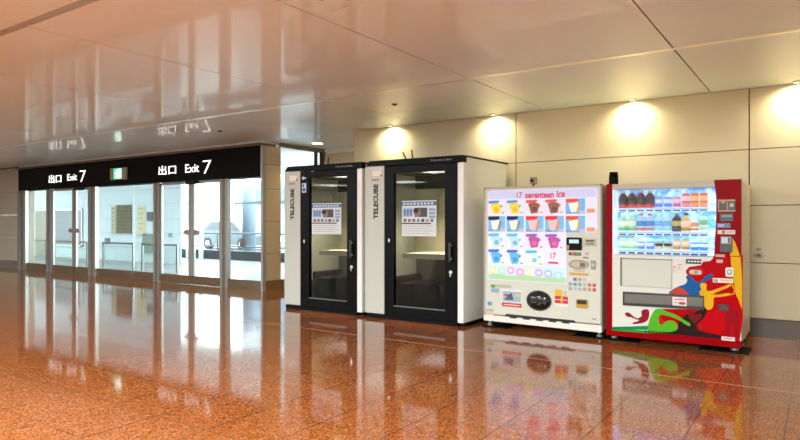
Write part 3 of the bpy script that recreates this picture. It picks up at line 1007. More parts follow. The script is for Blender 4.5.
for ri, row in enumerate(GRID):
    z1, z0 = rowz[ri]
    for ci, kd in enumerate(row):
        xa, xb = cols[ci]
        top, cup, shade, bgc = (em(c) for c in KINDS[kd])
        w, h = xb - xa, z1 - z0
        b = MB()
        ya = y1 - 0.003
        b.box(xa, xb, ya, y1, z0, z1, bgc)
        q = lambda u, xa=xa, w=w: xa + u * w
        rr = lambda v, z1=z1, h=h: z1 - v * h
        yb = ya - 0.0001
        b.prism([(q(0), rr(.05)), (q(.62), rr(0.02)), (q(.66), rr(.14)), (q(.5), rr(.26)), (q(.02), rr(.24))], yb - .001, yb, top)
        if kd in ('vanilla', 'berry', 'cookie'):
            b.prism([(q(0), rr(0)), (q(.7), rr(0)), (q(.66), rr(.2)), (q(0), rr(.26))], yb - .001, yb, top)
            b.prism([(q(.16), rr(.34)), (q(.62), rr(.24)), (q(.72), rr(.8)), (q(.28), rr(.92))], yb - .002, yb - .0011, cup)
            b.prism([(q(.66), rr(.35)), (q(.8), rr(.3)), (q(.7), rr(.85)), (q(.55), rr(.9))], yb - .003, yb - .0021, shade)
            b.prism([(q(0), rr(.82)), (q(.35), rr(.86)), (q(.35), rr(1)), (q(0), rr(1))], yb - .002, yb - .0011, em('#8098c0'))
            b.prism([(q(.72), rr(.8)), (q(1), rr(.78)), (q(1), rr(1)), (q(.72), rr(1))], yb - .002, yb - .0011, em('#b0bcd4'))
        else:
            b.prism([(q(.16), rr(.36)), (q(.78), rr(.32)), (q(.68), rr(.92)), (q(.3), rr(.97))], yb - .002, yb - .0011, cup)
            b.ell(q(.46), rr(.36), w * .32, h * .14, yb - .003, yb - .0021, cup)
            b.ell(q(.5), rr(.66), w * .14, h * .16, yb - .004, yb - .0031, shade, 14)
            b.prism([(q(.72), rr(.42)), (q(.84), rr(.36)), (q(.82), rr(.5)), (q(.72), rr(.56))], yb - .003, yb - .0021, top)
            b.box(q(.78), q(.95), yb - .002, yb - .0011, rr(.95), rr(.84), em('#c8a878'))
        b.build('product_picture', disp)
# right-hand narrow strip of picture column
b = MB()
for ri in (0, 1):
    z1, z0 = rowz[ri]
    xa, xb = cols[4][1] + 0.01, xr_ - 0.02
    b.box(xa, xb, y1 - .002, y1, z0, z1, em('#dcdcec'))
    b.box(xa + .01, xb - .01, y1 - .003, y1 - .0021, z0 + .01, z0 + .06, em('#f0905a'))
b.build('price_strip', disp)
# logo field
xa, xb = cols[3]
z1, z0 = rowz[3]
b = MB(); b.box(xa, xb, y1 - .002, y1, z0, z1, em('#e2dcec'))
b.text('17', RT, (xa + .07, xb - .1, z0 + .09, z1 - .03), y1 - .002, bold=0.02)
b.box(xa + .04, xb - .07, y1 - .003, y1 - .002, z0 + .03, z0 + .055, RT)
b.build('logo_field', disp)
# illustration strip under the pictures
zt, zb = rowz[3][1] - 0.012, ZB + 0.01
b = MB()
b.box(xl + .012, xs_ - .012, y1 - .002, y1, zb, zt, em('#c4dcf4'))
hl = [(xl + .012, zb), (xs_ - .012, zb)] + [(xs_ - .012 - (xs_ - xl - .024) * k / 12, zb + (zt - zb) * (.34 + .06 * math.sin(k * 1.3))) for k in range(13)]
b.prism(hl, y1 - .003, y1 - .0021, em('#a8cc98'))
for k, c in enumerate(('#f0d890', '#a8e0a8', '#f0a0c8', '#e890d8', '#f0e498', '#c8a0e8', '#a8b8f0', '#98d4f0')):
    u = (k + .6) / 8.4
    b.ell(xl + (xs_ - xl) * u, zb + (zt - zb) * (.66 - .08 * (k % 2) - 0.1 * (k > 5)), 0.055, 0.05, y1 - .004, y1 - .0031, em(c), 14)
    b.ell(xl + (xs_ - xl) * u, zb + (zt - zb) * (.66 - .08 * (k % 2) - 0.1 * (k > 5)), 0.028, 0.024, y1 - .005, y1 - .0041, em('#d8e4f8'), 12)
b.build('illustration', disp)


def rectI(b, p0, p1, a, c, m, d=0.004, y=IY, rad=0):
    x0, z1 = pI(p0, a); x1, _ = pI(p1, a); _, z0 = pI((p0 + p1) / 2, c); _, z1 = pI((p0 + p1) / 2, a)
    if rad:
        b.rrect(x0, x1, z0, z1, rad, y - d, y, m)
    else:
        b.box(x0, x1, y - d, y, z0, z1, m)
    return x0, x1, z0, z1


# controls
b = MB(); rectI(b, 567.2, 582, 237.5, 250, BLACK, 0.03, rad=0.015); p = b.build('payment_terminal', ICE)
b = MB(); rectI(b, 570, 579.5, 239.5, 243.2, mat('#9cc4d0', 0.3, 0, 0.4), 0.002, IY - 0.03); rectI(b, 567.6, 570, 245, 249, mat('#c88a30', 0.4), 0.002, IY - 0.03); b.build('screen', p)
b = MB(); rectI(b, 584, 596.5, 238.5, 246.5, mat('#b4ab98', 0.35, 0.4), 0.008, rad=0.01); p = b.build('coin_plate', ICE)
b = MB(); rectI(b, 586, 594.5, 239.8, 241.8, mat('#5a564c', 0.4), 0.003, IY - 0.008); rectI(b, 586, 594.5, 243, 244.6, mat('#77715f', 0.4), 0.003, IY - 0.008); b.build('coin_slot', p)
b = MB(); rectI(b, 569, 581, 252.4, 255.4, mat('#3a3028', 0.4), 0.008); rectI(b, 571, 575, 253, 254.8, mat('#c04030', 0.4, 0, 0.4), 0.009); rectI(b, 576, 580, 253, 254.8, mat('#50803c', 0.4, 0, 0.3), 0.009); b.build('price_readout', ICE)
b = MB(); rectI(b, 585, 589, 252.5, 254.5, mat('#c8a0a0', 0.4)); rectI(b, 583, 588, 257, 258.3, mat('#b04030', 0.4)); b.build('small_label', ICE)
b = MB(); x, z = pI(578.7, 264.5)
b.ell(x, z, 0.125, 0.06, IY - 0.008, IY, mat('#a39a88', 0.35, 0.3)); p = b.build('coin_return_lever', ICE)
b = MB(); b.ell(x - .02, z, 0.07, 0.035, IY - 0.012, IY - 0.0081, mat('#c9b59a', 0.35)); b.box(x + .02, x + .07, IY - 0.02, IY - 0.0081, z - .02, z + .02, mat('#6d675c', 0.4)); b.build('lever_knob', p)
b = MB(); x, z = pI(593.5, 265); b.rrect(x - .03, x + .03, z - .055, z + .055, .015, IY - 0.006, IY, mat('#8f8a7e', 0.35, 0.5)); p = b.build('key_lock', ICE)
b = MB(); b.cyl((x, IY - 0.014, z), (x, IY - 0.006, z), 0.02, STEEL, seg=14); b.build('lock_barrel', p)
b = MB(); rectI(b, 569.5, 588.5, 272.8, 275.6, mat('#d8a84a', 0.4), 0.002); rectI(b, 574, 585, 270.3, 271.5, mat('#c8b078', 0.4), 0.002); b.build('caution_label', ICE)
for rw, (yy, cs) in enumerate(((279, ('#e4e0dc', '#6a7a8a', '#a8a49c', '#c8c4bc', '#e0dcd4', '#d8d4cc')), (284, ('#8aa8c0', '#6a9ac0', '#78a8b8', '#c0b8a8', '#c86a50', '#c84838')), (288.6, ('#a8a8a8', '#c0c0c0', '#a0b4c4', '#c8a088', '#b89880', '#c04838')))):
    for k, c in enumerate(cs):
        b = MB(); rectI(b, 568.6 + k * 4.8, 571.9 + k * 4.8, yy - 1.6 + k * .25, yy + 1.6 + k * .25, mat(c, 0.5), 0.002); b.build('icon_label', ICE)
# outlet
x, z = pI(539, 300.6)
b = MB(); b.ell(x, z, 0.165, 0.128, IY - 0.012, IY, mat('#33312e', 0.4), 40); p = b.build('outlet_rim', ICE)
b = MB(); b.dome(x, IY - 0.012, z, 0.15, 0.114, 0.05, mat('#1d1c1d', 0.14)); b.build('outlet_flap', p)
# leaflets on the front
x0, x1, z0, z1 = None, None, None, None
b = MB(); x0, x1, z0, z1 = rectI(b, 502, 521.6, 289.8, 307, mat('#e8e8ea', 0.5), 0.002)
w, h = x1 - x0, z1 - z0
ya, yb = IY - 0.0035, IY - 0.0021
b.box(x0 + .01, x1 - .01, ya, yb, z0 + h * .3, z1 - h * .1, mat('#9fb6cc', 0.5))
b.box(x0, x1, ya, yb, z0, z0 + h * .24, mat('#cc4438', 0.5))
b.prism([(x0 + w * .1, z0 + h * .4), (x0 + w * .5, z0 + h * .85), (x0 + w * .6, z0 + h * .4)], ya - .001, ya, mat('#4a5a70', 0.5))
b.box(x0 + w * .7, x1 - w * .08, ya - .001, ya, z0 + h * .62, z0 + h * .8, mat('#e8c850', 0.5))
b.box(x0 + w * .12, x0 + w * .4, ya - .001, ya, z0 + h * .62, z0 + h * .74, mat('#d05050', 0.5))
b.box(x0 + w * .1, x1 - w * .1, ya - .001, ya, z0 + h * .09, z0 + h * .14, mat('#f0d8d4', 0.5))
b.build('leaflet', ICE)
b = MB(); x0, x1, z0, z1 = rectI(b, 555, 568, 289.8, 306.5, mat('#eae2d8', 0.5), 0.002)
w, h = x1 - x0, z1 - z0
b.box(x0, x0 + w * .58, ya, yb, z0 + h * .62, z1, mat('#eab52a', 0.5))
b.box(x0, x1, ya, yb, z0 + h * .18, z0 + h * .62, mat('#cc2c30', 0.5))
b.box(x0 + w * .05, x0 + w * .95, ya - .001, ya, z0 + h * .38, z0 + h * .42, mat('#f0e0d8', 0.5))
b.box(x0 + w * .45, x0 + w * .6, ya - .001, ya, z0 + h * .25, z0 + h * .6, mat('#f0c83c', 0.5))
for k in range(3):
    b.box(x0 + w * .64, x1 - w * .06, ya, yb, z0 + h * (.68 + .1 * k), z0 + h * (.72 + .1 * k), mat('#8a8478', 0.5))
b.build('leaflet', ICE)
b = MB(); x0, x1, z0, z1 = rectI(b, 576.3, 588, 299.3, 308.2, mat('#c99a2c', 0.4), 0.012, rad=0.02); p = b.build('coin_return', ICE)
b = MB(); b.rrect(x0 + .012, x1 - .012, z0 + .05, z1 - .008, 0.015, IY - 0.016, IY - 0.0121, mat('#2a2622', 0.4)); b.build('return_cup', p)
b = MB(); rectI(b, 491, 511, 284.6, 287.6, mat('#b9c0a4', 0.5), 0.002); rectI(b, 491, 495, 284.6, 287.6, mat('#5a9c4c', 0.5), 0.0025); b.build('small_label', ICE)
b = MB(); rectI(b, 491.3, 499, 288.4, 292.6, mat('#8aacc0', 0.5), 0.002); b.build('small_label', ICE)
x, z = pI(489.8, 303.6)
b = MB(); b.ell(x, z, 0.045, 0.035, IY - 0.002, IY, mat('#a4c4d8', 0.5)); b.ell(x, z, 0.028, 0.02, IY - 0.003, IY - 0.0021, mat('#5c8cb0', 0.5)); b.build('round_label', ICE)
b = MB(); rectI(b, 486, 493.8, 308.5, 315, mat('#cfc2a4', 0.5), 0.002); rectI(b, 487, 493, 309.5, 310.6, mat('#a89878', 0.5), 0.0025); b.build('small_label', ICE)
b = MB(); rectI(b, 592, 596.5, 318.4, 319.8, mat('#a8a49a', 0.5), 0.002); b.build('small_label', ICE)
# bottom ventilation grille
b = MB()
pp = [pI(504, 318.6), pI(506, 313.8), pI(574.5, 320.4), pI(577, 325.6)]
b.prism(pp, IY - 0.004, IY, mat('#1c1b1a', 0.5)); p = b.build('vent_grille', ICE)
b = MB()
for k in range(5):
    a = pI(510 + k * 13, 317 + k * 1.25)
    b.box(a[0], a[0] + 0.1, IY - 0.01, IY - 0.0041, a[1] - 0.012, a[1] + 0.008, mat('#3c3a38', 0.4))
b.build('vent_slat', p)

# bits on top of / behind the machines
x = ax(533.5, 7.7)
t = thing('wall_camera', 'small grey camera on a stalk on top of the ice cream machine', 'camera', (x, 7.7, 1.85))
b = MB(); b.cyl((x, 7.7, 1.85), (x, 7.7, 1.9), 0.018, mat('#6d6450', 0.4, 0.4), seg=10); b.build('stalk', t)
b = MB(); b.box(x - 0.035, x + 0.035, 7.65, 7.75, 1.9, 1.985, mat('#8d8168', 0.4), 0.01); b.build('housing', t)
b = MB(); b.cyl((x, 7.638, 1.94), (x, 7.652, 1.94), 0.02, BLACK, seg=12); b.build('lens', t)

# ------------------------------------------------------------------ red drinks machine
RY = 7.42
X0, X1 = -2.10, -0.69
RED = mat('#960007', 0.35, 0, 0, 0.06)
RED2 = mat('#b8000e', 0.35, 0, 0, 0.06)
RPAN = mat('#e3e3d7', 0.3, 0, 0, 0.5, 0.2)
RM = thing('drinks_machine', 'red drinks vending machine with colourful athlete silhouettes and a lit blue window of bottles', 'vending machine', ((X0 + X1) / 2, RY, 0))


def pR(px, py, Y=RY):
    return at(px, py, Y)


ZTOP = 1.845
xa = pR(612.3, 200)[0]
xb = pR(714.3, 200)[0]
zT, zB = pR(650, 188.6)[1], pR(650, 255.4)[1]
b = MB()
b.box(X0 + 0.004, X1 - 0.03, RY + 0.24, 8.42, 0.1, ZTOP - 0.02, mat('#d9ceb4', 0.35))
b.box(X1 - 0.03, X1, RY + 0.06, 8.42, 0.1, ZTOP - 0.01, mat('#d6c8a8', 0.28), 0.006)
b.box(X0, X0 + 0.03, RY + 0.06, 8.42, 0.1, ZTOP - 0.01, mat('#a8141c', 0.3))
b.box(X0 + 0.004, X1 - 0.03, RY + 0.06, RY + 0.24, ZTOP - 0.05, ZTOP - 0.02, mat('#d9ceb4', 0.35))
b.build('cabinet', RM)
b = MB()
b.box(X0, xa, RY, RY + 0.06, 0.07, ZTOP + 0.0, RED, 0.008)
b.prism([(X0, 0.055), (X1, 0.055), (X1, 0.135), (X0, 0.14)], RY - 0.004, RY + 0.06, RED)
b.build('red_border', RM)
b = MB(); b.box(xa, xb + 0.03, RY + 0.003, RY + 0.06, zT, ZTOP - 0.004, mat('#c4bba8', 0.35)); b.build('header_panel', RM)
b = MB()
cl = [(714.0, 180), (715.4, 190), (716.3, 200), (716.2, 215), (715.6, 230), (714.6, 245), (714.3, 256)]
pts = [pR(*p) for p in cl]
pts[0] = (pts[0][0], ZTOP + 0.006)
b.prism(pts + [(X1, pR(714, 256)[1]), (X1, ZTOP + 0.006)], RY - 0.004, RY + 0.06, RED)
column = b.build('control_column', RM)
b = MB(); b.box(xa, X1, RY, RY + 0.06, 0.13, zB, RPAN); panel = b.build('lower_door', RM)
for x in (X0 + 0.07, X1 - 0.07):
    for y in (RY + 0.1, 8.3):
        b = MB(); b.cyl((x, y, 0.012), (x, y, 0.1), 0.022, STEEL, seg=12); b.cyl((x, y, 0.012), (x, y, 0.035), 0.042, STEEL, seg=12); b.build('foot', RM)
for x, w in ((X0 + 0.17, 0.2), (X1 - 0.17, 0.24)):
    b = MB(); b.box(max(x - w, X0 - 0.01), x + w, RY - 0.03, RY + 0.36, 0, 0.012, BLACKM); b.build('foot_plate', RM)

# lit window: back panel, shelves with buttons, samples, clear cover


def lit_blue():
    m, nt, bb = nodes_of('backlit_blue_print')
    N, L = nt.nodes.new, nt.links.new
    tc = N('ShaderNodeTexCoord')
    n = N('ShaderNodeTexNoise'); n.inputs['Scale'].default_value = 5.5; n.inputs['Detail'].default_value = 5; n.inputs['Distortion'].default_value = 1.6
    L(tc.outputs['Object'], n.inputs['Vector'])
    r = N('ShaderNodeValToRGB')
    e = r.color_ramp.elements
    e[0].position = 0.30; e[0].color = lin('#2f7ee0')
    e[1].position = 0.48; e[1].color = lin('#74b6f0')
    q = e.new(0.62); q.color = lin('#c0defa')
    L(n.outputs['Fac'], r.inputs[0])
    L(r.outputs[0], bb.inputs['Base Color']); L(r.outputs[0], bb.inputs['Emission Color'])
    bb.inputs['Emission Strength'].default_value = 0.36
    bb.inputs['Roughness'].default_value = 0.5
    return m


LB = lit_blue()
b = MB(); b.box(xa, xb + 0.03, RY + 0.2, RY + 0.235, zB, zT, LB)
b.box(xa, xa + 0.012, RY + 0.01, RY + 0.2, zB, zT, mat('#b8ccf0', 0.4, 0, 0.5))
b.box(xb + 0.018, xb + 0.03, RY + 0.062, RY + 0.2, zB, zT, mat('#dcd8f4', 0.4, 0, 0.5))
win = b.build('lit_display', RM)
SHY = RY + 0.07
srow = []
for ri, (yb, ys) in enumerate(((207.6, 211.4), (231.6, 235.6), (250, 254.6))):
    z0 = pR(660, ys, RY + .03)[1]
    z1 = pR(660, yb, RY + .03)[1]
    srow.append(z1)
    b = MB(); b.box(xa + 0.013, xb + 0.017, RY + 0.03, RY + 0.19, z0, z1, mat('#c4d4f4', 0.4, 0, 0.45)); sh = b.build('shelf', win)
    for k in range(10):
        c0 = pR(605 + (92 + 46.4 * k) / 5.174, 210, RY + 0.03)[0]
        b = MB()
        b.box(c0 - 0.05, c0 + 0.05, RY + 0.022, RY + 0.03, z0 + (z1 - z0) * .5, z1 - 0.004, mat('#7f9fe0', 0.4, 0, 0.6))
        b.box(c0 - 0.038, c0 + 0.038, RY + 0.02, RY + 0.03, z0 + 0.003, z0 + (z1 - z0) * .42, mat('#4a3f48', 0.35))
        b.build('select_button', sh)
b = MB(); b.box(xa, xb + 0.02, RY + 0.006, RY + 0.012, zB, zT, CLEARPL); b.build('clear_cover', RM)

DR = {  # body, label, lower band, cap, shape, phrase
    'cola': ('#6a2420', '#2c3430', '#d84434', '#b8b4b8', 'bottle', 'dark red cola bottle with grey cap'),
    'bluecan': ('#8fb0f0', '#e8ecf8', '#5a80e0', '#e0d860', 'small', 'short blue and white can'),
    'pinkcan': ('#e498c4', '#f4d4e4', '#b84c98', '#e8e4e8', 'small', 'short pink can'),
    'redcan': ('#e87080', '#f8dcd8', '#f0a088', '#e8e4e8', 'can', 'red and white can'),
    'orangecan': ('#e88060', '#f8d080', '#f0a860', '#d8c8c0', 'can', 'red and orange can'),
    'tea': ('#a8d8b0', '#e8f4e0', '#6ab880', '#e4f0f0', 'bottle', 'pale green tea bottle'),
    'sport': ('#a8d0ec', '#4a90d0', '#d87868', '#d86060', 'bottle', 'blue and white drink bottle with red cap'),
    'water': ('#b0dcf4', '#78b8e8', '#98d0f0', '#d0ecfc', 'bottle', 'clear pale blue water bottle'),
    'black': ('#2a3038', '#c8b060', '#4a4c48', '#8a8878', 'bottle', 'black and gold coffee bottle'),
    'latte': ('#d8c088', '#f0e4c4', '#a88c50', '#5a4c34', 'bottle', 'beige coffee bottle with dark cap'),
    'orangecup': ('#f0ece4', '#e8985a', '#d86c48', '#e8e4e0', 'small', 'short white and orange can'),
    'lime': ('#d4f0d8', '#80c890', '#a8e0b4', '#e4f4ec', 'can', 'pale green and white can'),
    'clearg': ('#c0ecc4', '#f0fcf0', '#88d494', '#d87068', 'bottle', 'clear green bottle with red cap'),
    'tan': ('#c8b890', '#3a3830', '#e0d4b0', '#a8a088', 'small', 'short tan and black coffee can'),
    'gold': ('#d8bc80', '#f0e4c0', '#b08848', '#8a6c3c', 'can', 'golden coffee can'),
    'skycan': ('#58a4e0', '#f0f8fc', '#3a84d0', '#e0e8f0', 'small', 'short sky blue can'),
}
ROWS = [['cola'] * 4 + ['bluecan', 'bluecan', 'pinkcan', 'redcan', 'orangecan', 'orangecan'],
        ['tea', 'tea', 'sport', 'sport', 'water', 'water', 'black', 'latte', 'orangecup', 'lime'],
        ['clearg', 'clearg', 'bluecan', 'bluecan', 'tan', 'tan', 'gold', 'gold', 'skycan', 'skycan']]
ORD = ['first', 'second', 'third', 'fourth', 'fifth', 'sixth', 'seventh', 'eighth', 'ninth', 'tenth']
SHN = ['top', 'middle', 'bottom']
SHH = [0.20, 0.21, 0.155]
EMD = 0.14  # slight glow put into the sample drinks for the window light on them
for ri, row in enumerate(ROWS):
    for k, kd in enumerate(row):
        body, labc, band, cap, shp, phrase = DR[kd]
        x = pR(605 + (92 + 46.4 * k) / 5.174, 205, SHY + .02)[0]
        y = SHY + 0.035
        z = srow[ri]
        h = SHH[ri] * (1.0 if shp == 'bottle' else 0.82 if shp == 'can' else 0.62)
        R = 0.052 if shp == 'bottle' else 0.041
        nm = 'drink_bottle' if shp == 'bottle' else 'drink_can'
        t = thing(nm, '%s, %s from left on the %s shelf' % (phrase, ORD[k], SHN[ri]), 'bottle' if shp == 'bottle' else 'can',
                  (x, y, z), 'sample drinks in the lit window')
        e = lambda c: mat(c, 0.3, 0, EMD)
        b = MB()
        if shp == 'bottle':
            b.lathe(x, y, [(R * .9, z), (R, z + h * .05), (R, z + h * .22), (R * .93, z + h * .26), (R, z + h * .3), (R, z + h * .6), (R * .8, z + h * .74), (R * .42, z + h * .84), (R * .4, z + h * .9)], e(body))
            b.build('body', t)
            b = MB(); b.lathe(x, y, [(R * 1.03, z + h * .3), (R * 1.03, z + h * .58)], e(labc)); b.build('wrapper', t)
            b = MB(); b.lathe(x, y, [(R * 1.03, z + h * .05), (R * 1.03, z + h * .2)], e(band)); b.build('lower_band', t)
            b = MB(); b.lathe(x, y, [(R * .47, z + h * .88), (R * .47, z + h * .98), (R * .42, z + h)], e(cap)); b.build('cap', t)
        else:
            b.lathe(x, y, [(R * .8, z), (R, z + h * .07), (R, z + h * .86), (R * .82, z + h * .96)], e(body))
            b.build('body', t)
            b = MB(); b.lathe(x, y, [(R * 1.03, z + h * .45), (R * 1.03, z + h * .78)], e(labc)); b.build('wrapper', t)
            b = MB(); b.lathe(x, y, [(R * 1.03, z + h * .12), (R * 1.03, z + h * .3)], e(band)); b.build('lower_band', t)
            b = MB(); b.lathe(x, y, [(R * .82, z + h * .96), (R * .82, z + h * .985), (R * .74, z + h)], e(cap)); b.build('can_top', t)


# printed athletes on the lower door
def m_(x, y):
    return at(605 + x / 4.4, 250 + y / 4.4, RY)


mb = MB()
lay = [0]


def poly(pts, col, step=1):
    lay[0] += step
    y1 = RY - 0.0002 - 0.0003 * (lay[0] - 1)
    mb.prism([m_(*p) for p in pts], y1 - 0.0002, y1, mat(col, 0.35, 0, 0, 0.07) if isinstance(col, str) else col)


def smooth(pts, n=5):
    out = []
    N = len(pts)
    for i in range(N):
        p0, p1, p2, p3 = (pts[(i + j - 1) % N] for j in range(4))
        for k in range(n):
            t = k / n
            out.append(tuple(0.5 * (2 * p1[d] + (p2[d] - p0[d]) * t + (2 * p0[d] - 5 * p1[d] + 4 * p2[d] - p3[d]) * t * t
                                    + (3 * p1[d] - p0[d] - 3 * p2[d] + p3[d]) * t ** 3) for d in (0, 1)))
    return out


def ellp(cx, cy, rx, ry, col):
    poly([(cx + rx * math.cos(k * math.pi / 10), cy + ry * math.sin(k * math.pi / 10)) for k in range(20)], col)


poly([(480, 24), (472, 40), (462, 48), (430, 52), (424, 66), (400, 70), (370, 74), (357, 90), (360, 108), (385, 122), (400, 150), (425, 200), (432, 262),
      (250, 258), (232, 300), (240, 345), (300, 360), (430, 385), (592, 404), (607, 300), (607, 24)], RED2)
poly(smooth([(282, 192), (300, 172), (330, 158), (352, 150), (362, 134), (356, 118), (366, 112), (384, 120), (400, 138), (420, 140), (440, 118), (462, 106), (476, 110), (470, 122), (440, 140), (428, 152), (430, 172), (440, 196), (400, 204), (340, 198)]), '#1f5f9e')
poly(smooth([(288, 192), (305, 172), (330, 166), (352, 176), (366, 198), (330, 196)]), '#c8463a')
poly([(552, 22), (596, 22), (604, 140), (603, 262), (592, 232), (578, 190), (566, 140), (556, 80)], '#e8b41c')
# archer
poly(smooth([(418, 156), (424, 146), (438, 145), (448, 154), (446, 168), (450, 180), (472, 178), (500, 168), (528, 158), (548, 150), (556, 156), (540, 166), (505, 180), (480, 192), (472, 196), (500, 196), (536, 190), (552, 192), (550, 199), (510, 206), (480, 210), (478, 236), (470, 258), (448, 262), (436, 240), (434, 205), (420, 200), (416, 182), (424, 174)]), '#e9b21e')
poly([(556, 152), (562, 150), (584, 196), (588, 216), (580, 206), (574, 190)], '#e9b21e')
poly([(560, 152), (566, 156), (574, 176), (568, 196), (552, 198), (552, 194), (565, 190), (568, 176)], '#d8a01c')
# dark crowd shapes along the bottom
poly(smooth([(184, 366), (240, 358), (300, 356), (322, 345), (326, 312), (350, 290), (368, 276), (392, 276), (432, 256), (448, 262), (440, 292), (420, 312), (404, 330), (410, 350), (440, 362), (500, 374), (556, 396), (560, 408), (430, 396), (300, 380)]), '#2c1a16')
poly(smooth([(365, 280), (380, 274), (400, 284), (420, 280), (428, 298), (412, 306), (396, 322), (380, 310), (372, 300)]), '#7a1c1c')
poly(smooth([(410, 330), (430, 322), (432, 336), (450, 350), (430, 352), (414, 344)]), '#b01c20')
# red crouching figures at right
poly(smooth([(436, 300), (450, 276), (480, 266), (520, 262), (560, 272), (590, 268), (596, 300), (590, 340), (580, 384), (560, 392), (546, 350), (520, 352), (500, 370), (440, 356), (428, 340)]), '#c4040f')
poly(smooth([(528, 292), (545, 270), (575, 266), (592, 280), (588, 318), (582, 384), (566, 380), (562, 330), (552, 330), (550, 378), (534, 376), (530, 330)]), '#9a0c1a')
# green swimmer with its darker stripe and the maroon runner
poly([(31, 338), (120, 336), (200, 333), (206, 352), (120, 350), (31, 348)], '#178a4a')
poly([(31, 348), (120, 350), (200, 356), (260, 362), (186, 366), (90, 358), (31, 353)], '#2a9a3c')
poly(smooth([(190, 352), (196, 310), (206, 284), (222, 262), (246, 258), (272, 270), (310, 284), (346, 306), (372, 322), (374, 334), (352, 326), (318, 304), (270, 288), (246, 286), (236, 296), (240, 312), (258, 318), (284, 310), (308, 316), (320, 336), (314, 352), (290, 360), (240, 360)]), '#58b428')
poly(smooth([(237, 296), (246, 290), (252, 300), (262, 318), (246, 330), (238, 318)]), '#c8202a')
for k in range(11):
    x = 178 + 12 * k
    y = 352 + 1.1 * k
    lay[0] = 30
    poly([(x, y), (x + 5, y + .4), (x + 5, y + 12), (x, y + 11.4)], '#17301c')
lay[0] = 12
poly(smooth([(88, 282), (94, 275), (106, 276), (116, 284), (132, 296), (146, 300), (156, 294), (162, 290), (160, 274), (166, 264), (184, 260), (194, 268), (194, 290), (186, 310), (168, 320), (146, 324), (126, 326), (122, 320), (142, 314), (150, 308), (134, 304), (116, 296), (100, 294)]), '#92202c')
# round emblem by the lock
lay[0] = 14
ellp(398, 95, 42, 24, '#c0151f')
mb.build('printed_mural', panel)


def rectR(b, p0, p1, a, c, m, d=0.004, y=RY, rad=0):
    x0, _ = pR(p0, a); x1, _ = pR(p1, a); xm = (p0 + p1) / 2
    z1 = pR(xm, a)[1]; z0 = pR(xm, c)[1]
    if rad:
        b.rrect(x0, x1, z0, z1, rad, y - d, y, m)
    else:
        b.box(x0, x1, y - d, y, z0, z1, m)
    return x0, x1, z0, z1


PR = RY - 0.006          # clear of the printed layers
# framed clear poster pocket
b = MB(); x0, x1, z0, z1 = rectR(b, 620.5, 672, 258.5, 287.2, mat('#d6d7ca', 0.3), 0.006); p = b.build('poster_pocket', RM)
b = MB()
b.box(x0, x0 + .018, RY - .012, RY - .006, z0, z1, mat('#6d6a62', 0.4)); b.box(x0, x1, RY - .012, RY - .006, z1 - .012, z1, mat('#8a877c', 0.4))
b.box(x0, x1, RY - .012, RY - .006, z0, z0 + .008, mat('#bdb8aa', 0.4)); b.box(x1 - .008, x1, RY - .012, RY - .006, z0, z1, mat('#bdb8aa', 0.4))
b.build('pocket_frame', p)
# delivery outlet
q = [pR(623, 291.5), pR(704, 295.8), pR(704, 310), pR(623, 305.2)]
b = MB(); b.prism(q, RY - 0.012, RY - 0.0, mat('#2a2928', 0.4)); p = b.build('delivery_outlet', RM)
q = [pR(625, 293.5), pR(703, 297.5), pR(703, 306.5), pR(625, 302.4)]
b = MB(); b.prism(q, RY - 0.018, RY - 0.0121, mat('#77746c', 0.18, 0.2)); b.build('outlet_flap', p)
b = MB(); x0, x1, z0, z1 = rectR(b, 672.8, 687, 297, 305.6, mat('#e8dcd8', 0.4), 0.002, RY - 0.018); w, h = x1 - x0, z1 - z0
b.ell(x0 + w * .68, z0 + h * .3, w * .26, h * .16, RY - .022, RY - .0201, mat('#c03038', 0.4)); b.box(x0 + w * .15, x0 + w * .85, RY - .022, RY - .0201, z0 + h * .68, z0 + h * .8, mat('#c86868', 0.4))
b.box(x0 + w * .1, x0 + w * .35, RY - .022, RY - .0201, z0 + h * .3, z0 + h * .4, mat('#b89898', 0.4)); b.build('outlet_sticker', p)
b = MB()
for k, (a, c) in enumerate(((266, 272.5), (264, 271))):
    x = 673.5 + 5 * k
    rectR(b, x, x + 3.4, a, a + 1.2, mat('#dcb4ac', 0.5), 0.0015); rectR(b, x, x + 1, a, c, mat('#dcb4ac', 0.5), 0.0015); rectR(b, x + 2.4, x + 3.4, a + 2, c, mat('#e4c4bc', 0.5), 0.0015)
b.build('faint_writing', RM)
b = MB(); x0, x1, z0, z1 = rectR(b, 686, 701.6, 259.2, 263.7, mat('#16161a', 0.4), 0.003, PR)
for k in range(5):
    b.box(x0 + .018 + .032 * k, x0 + .042 + .032 * k, PR - .004, PR - .0031, z0 + .017, z1 - .017, mat('#f0eee8', 0.4))
b.build('price_label', RM)
b = MB(); rectR(b, 689.5, 702, 269.8, 274.4, mat('#b8b0a0', 0.25, 0.6), 0.008, PR, rad=0.02); p = b.build('door_lock', RM)
x, z = pR(696, 272)
b = MB(); b.cyl((x, PR - 0.014, z), (x, PR - 0.008, z), 0.018, mat('#8a7f70', 0.3, 0.7), seg=14); b.build('lock_barrel', p)
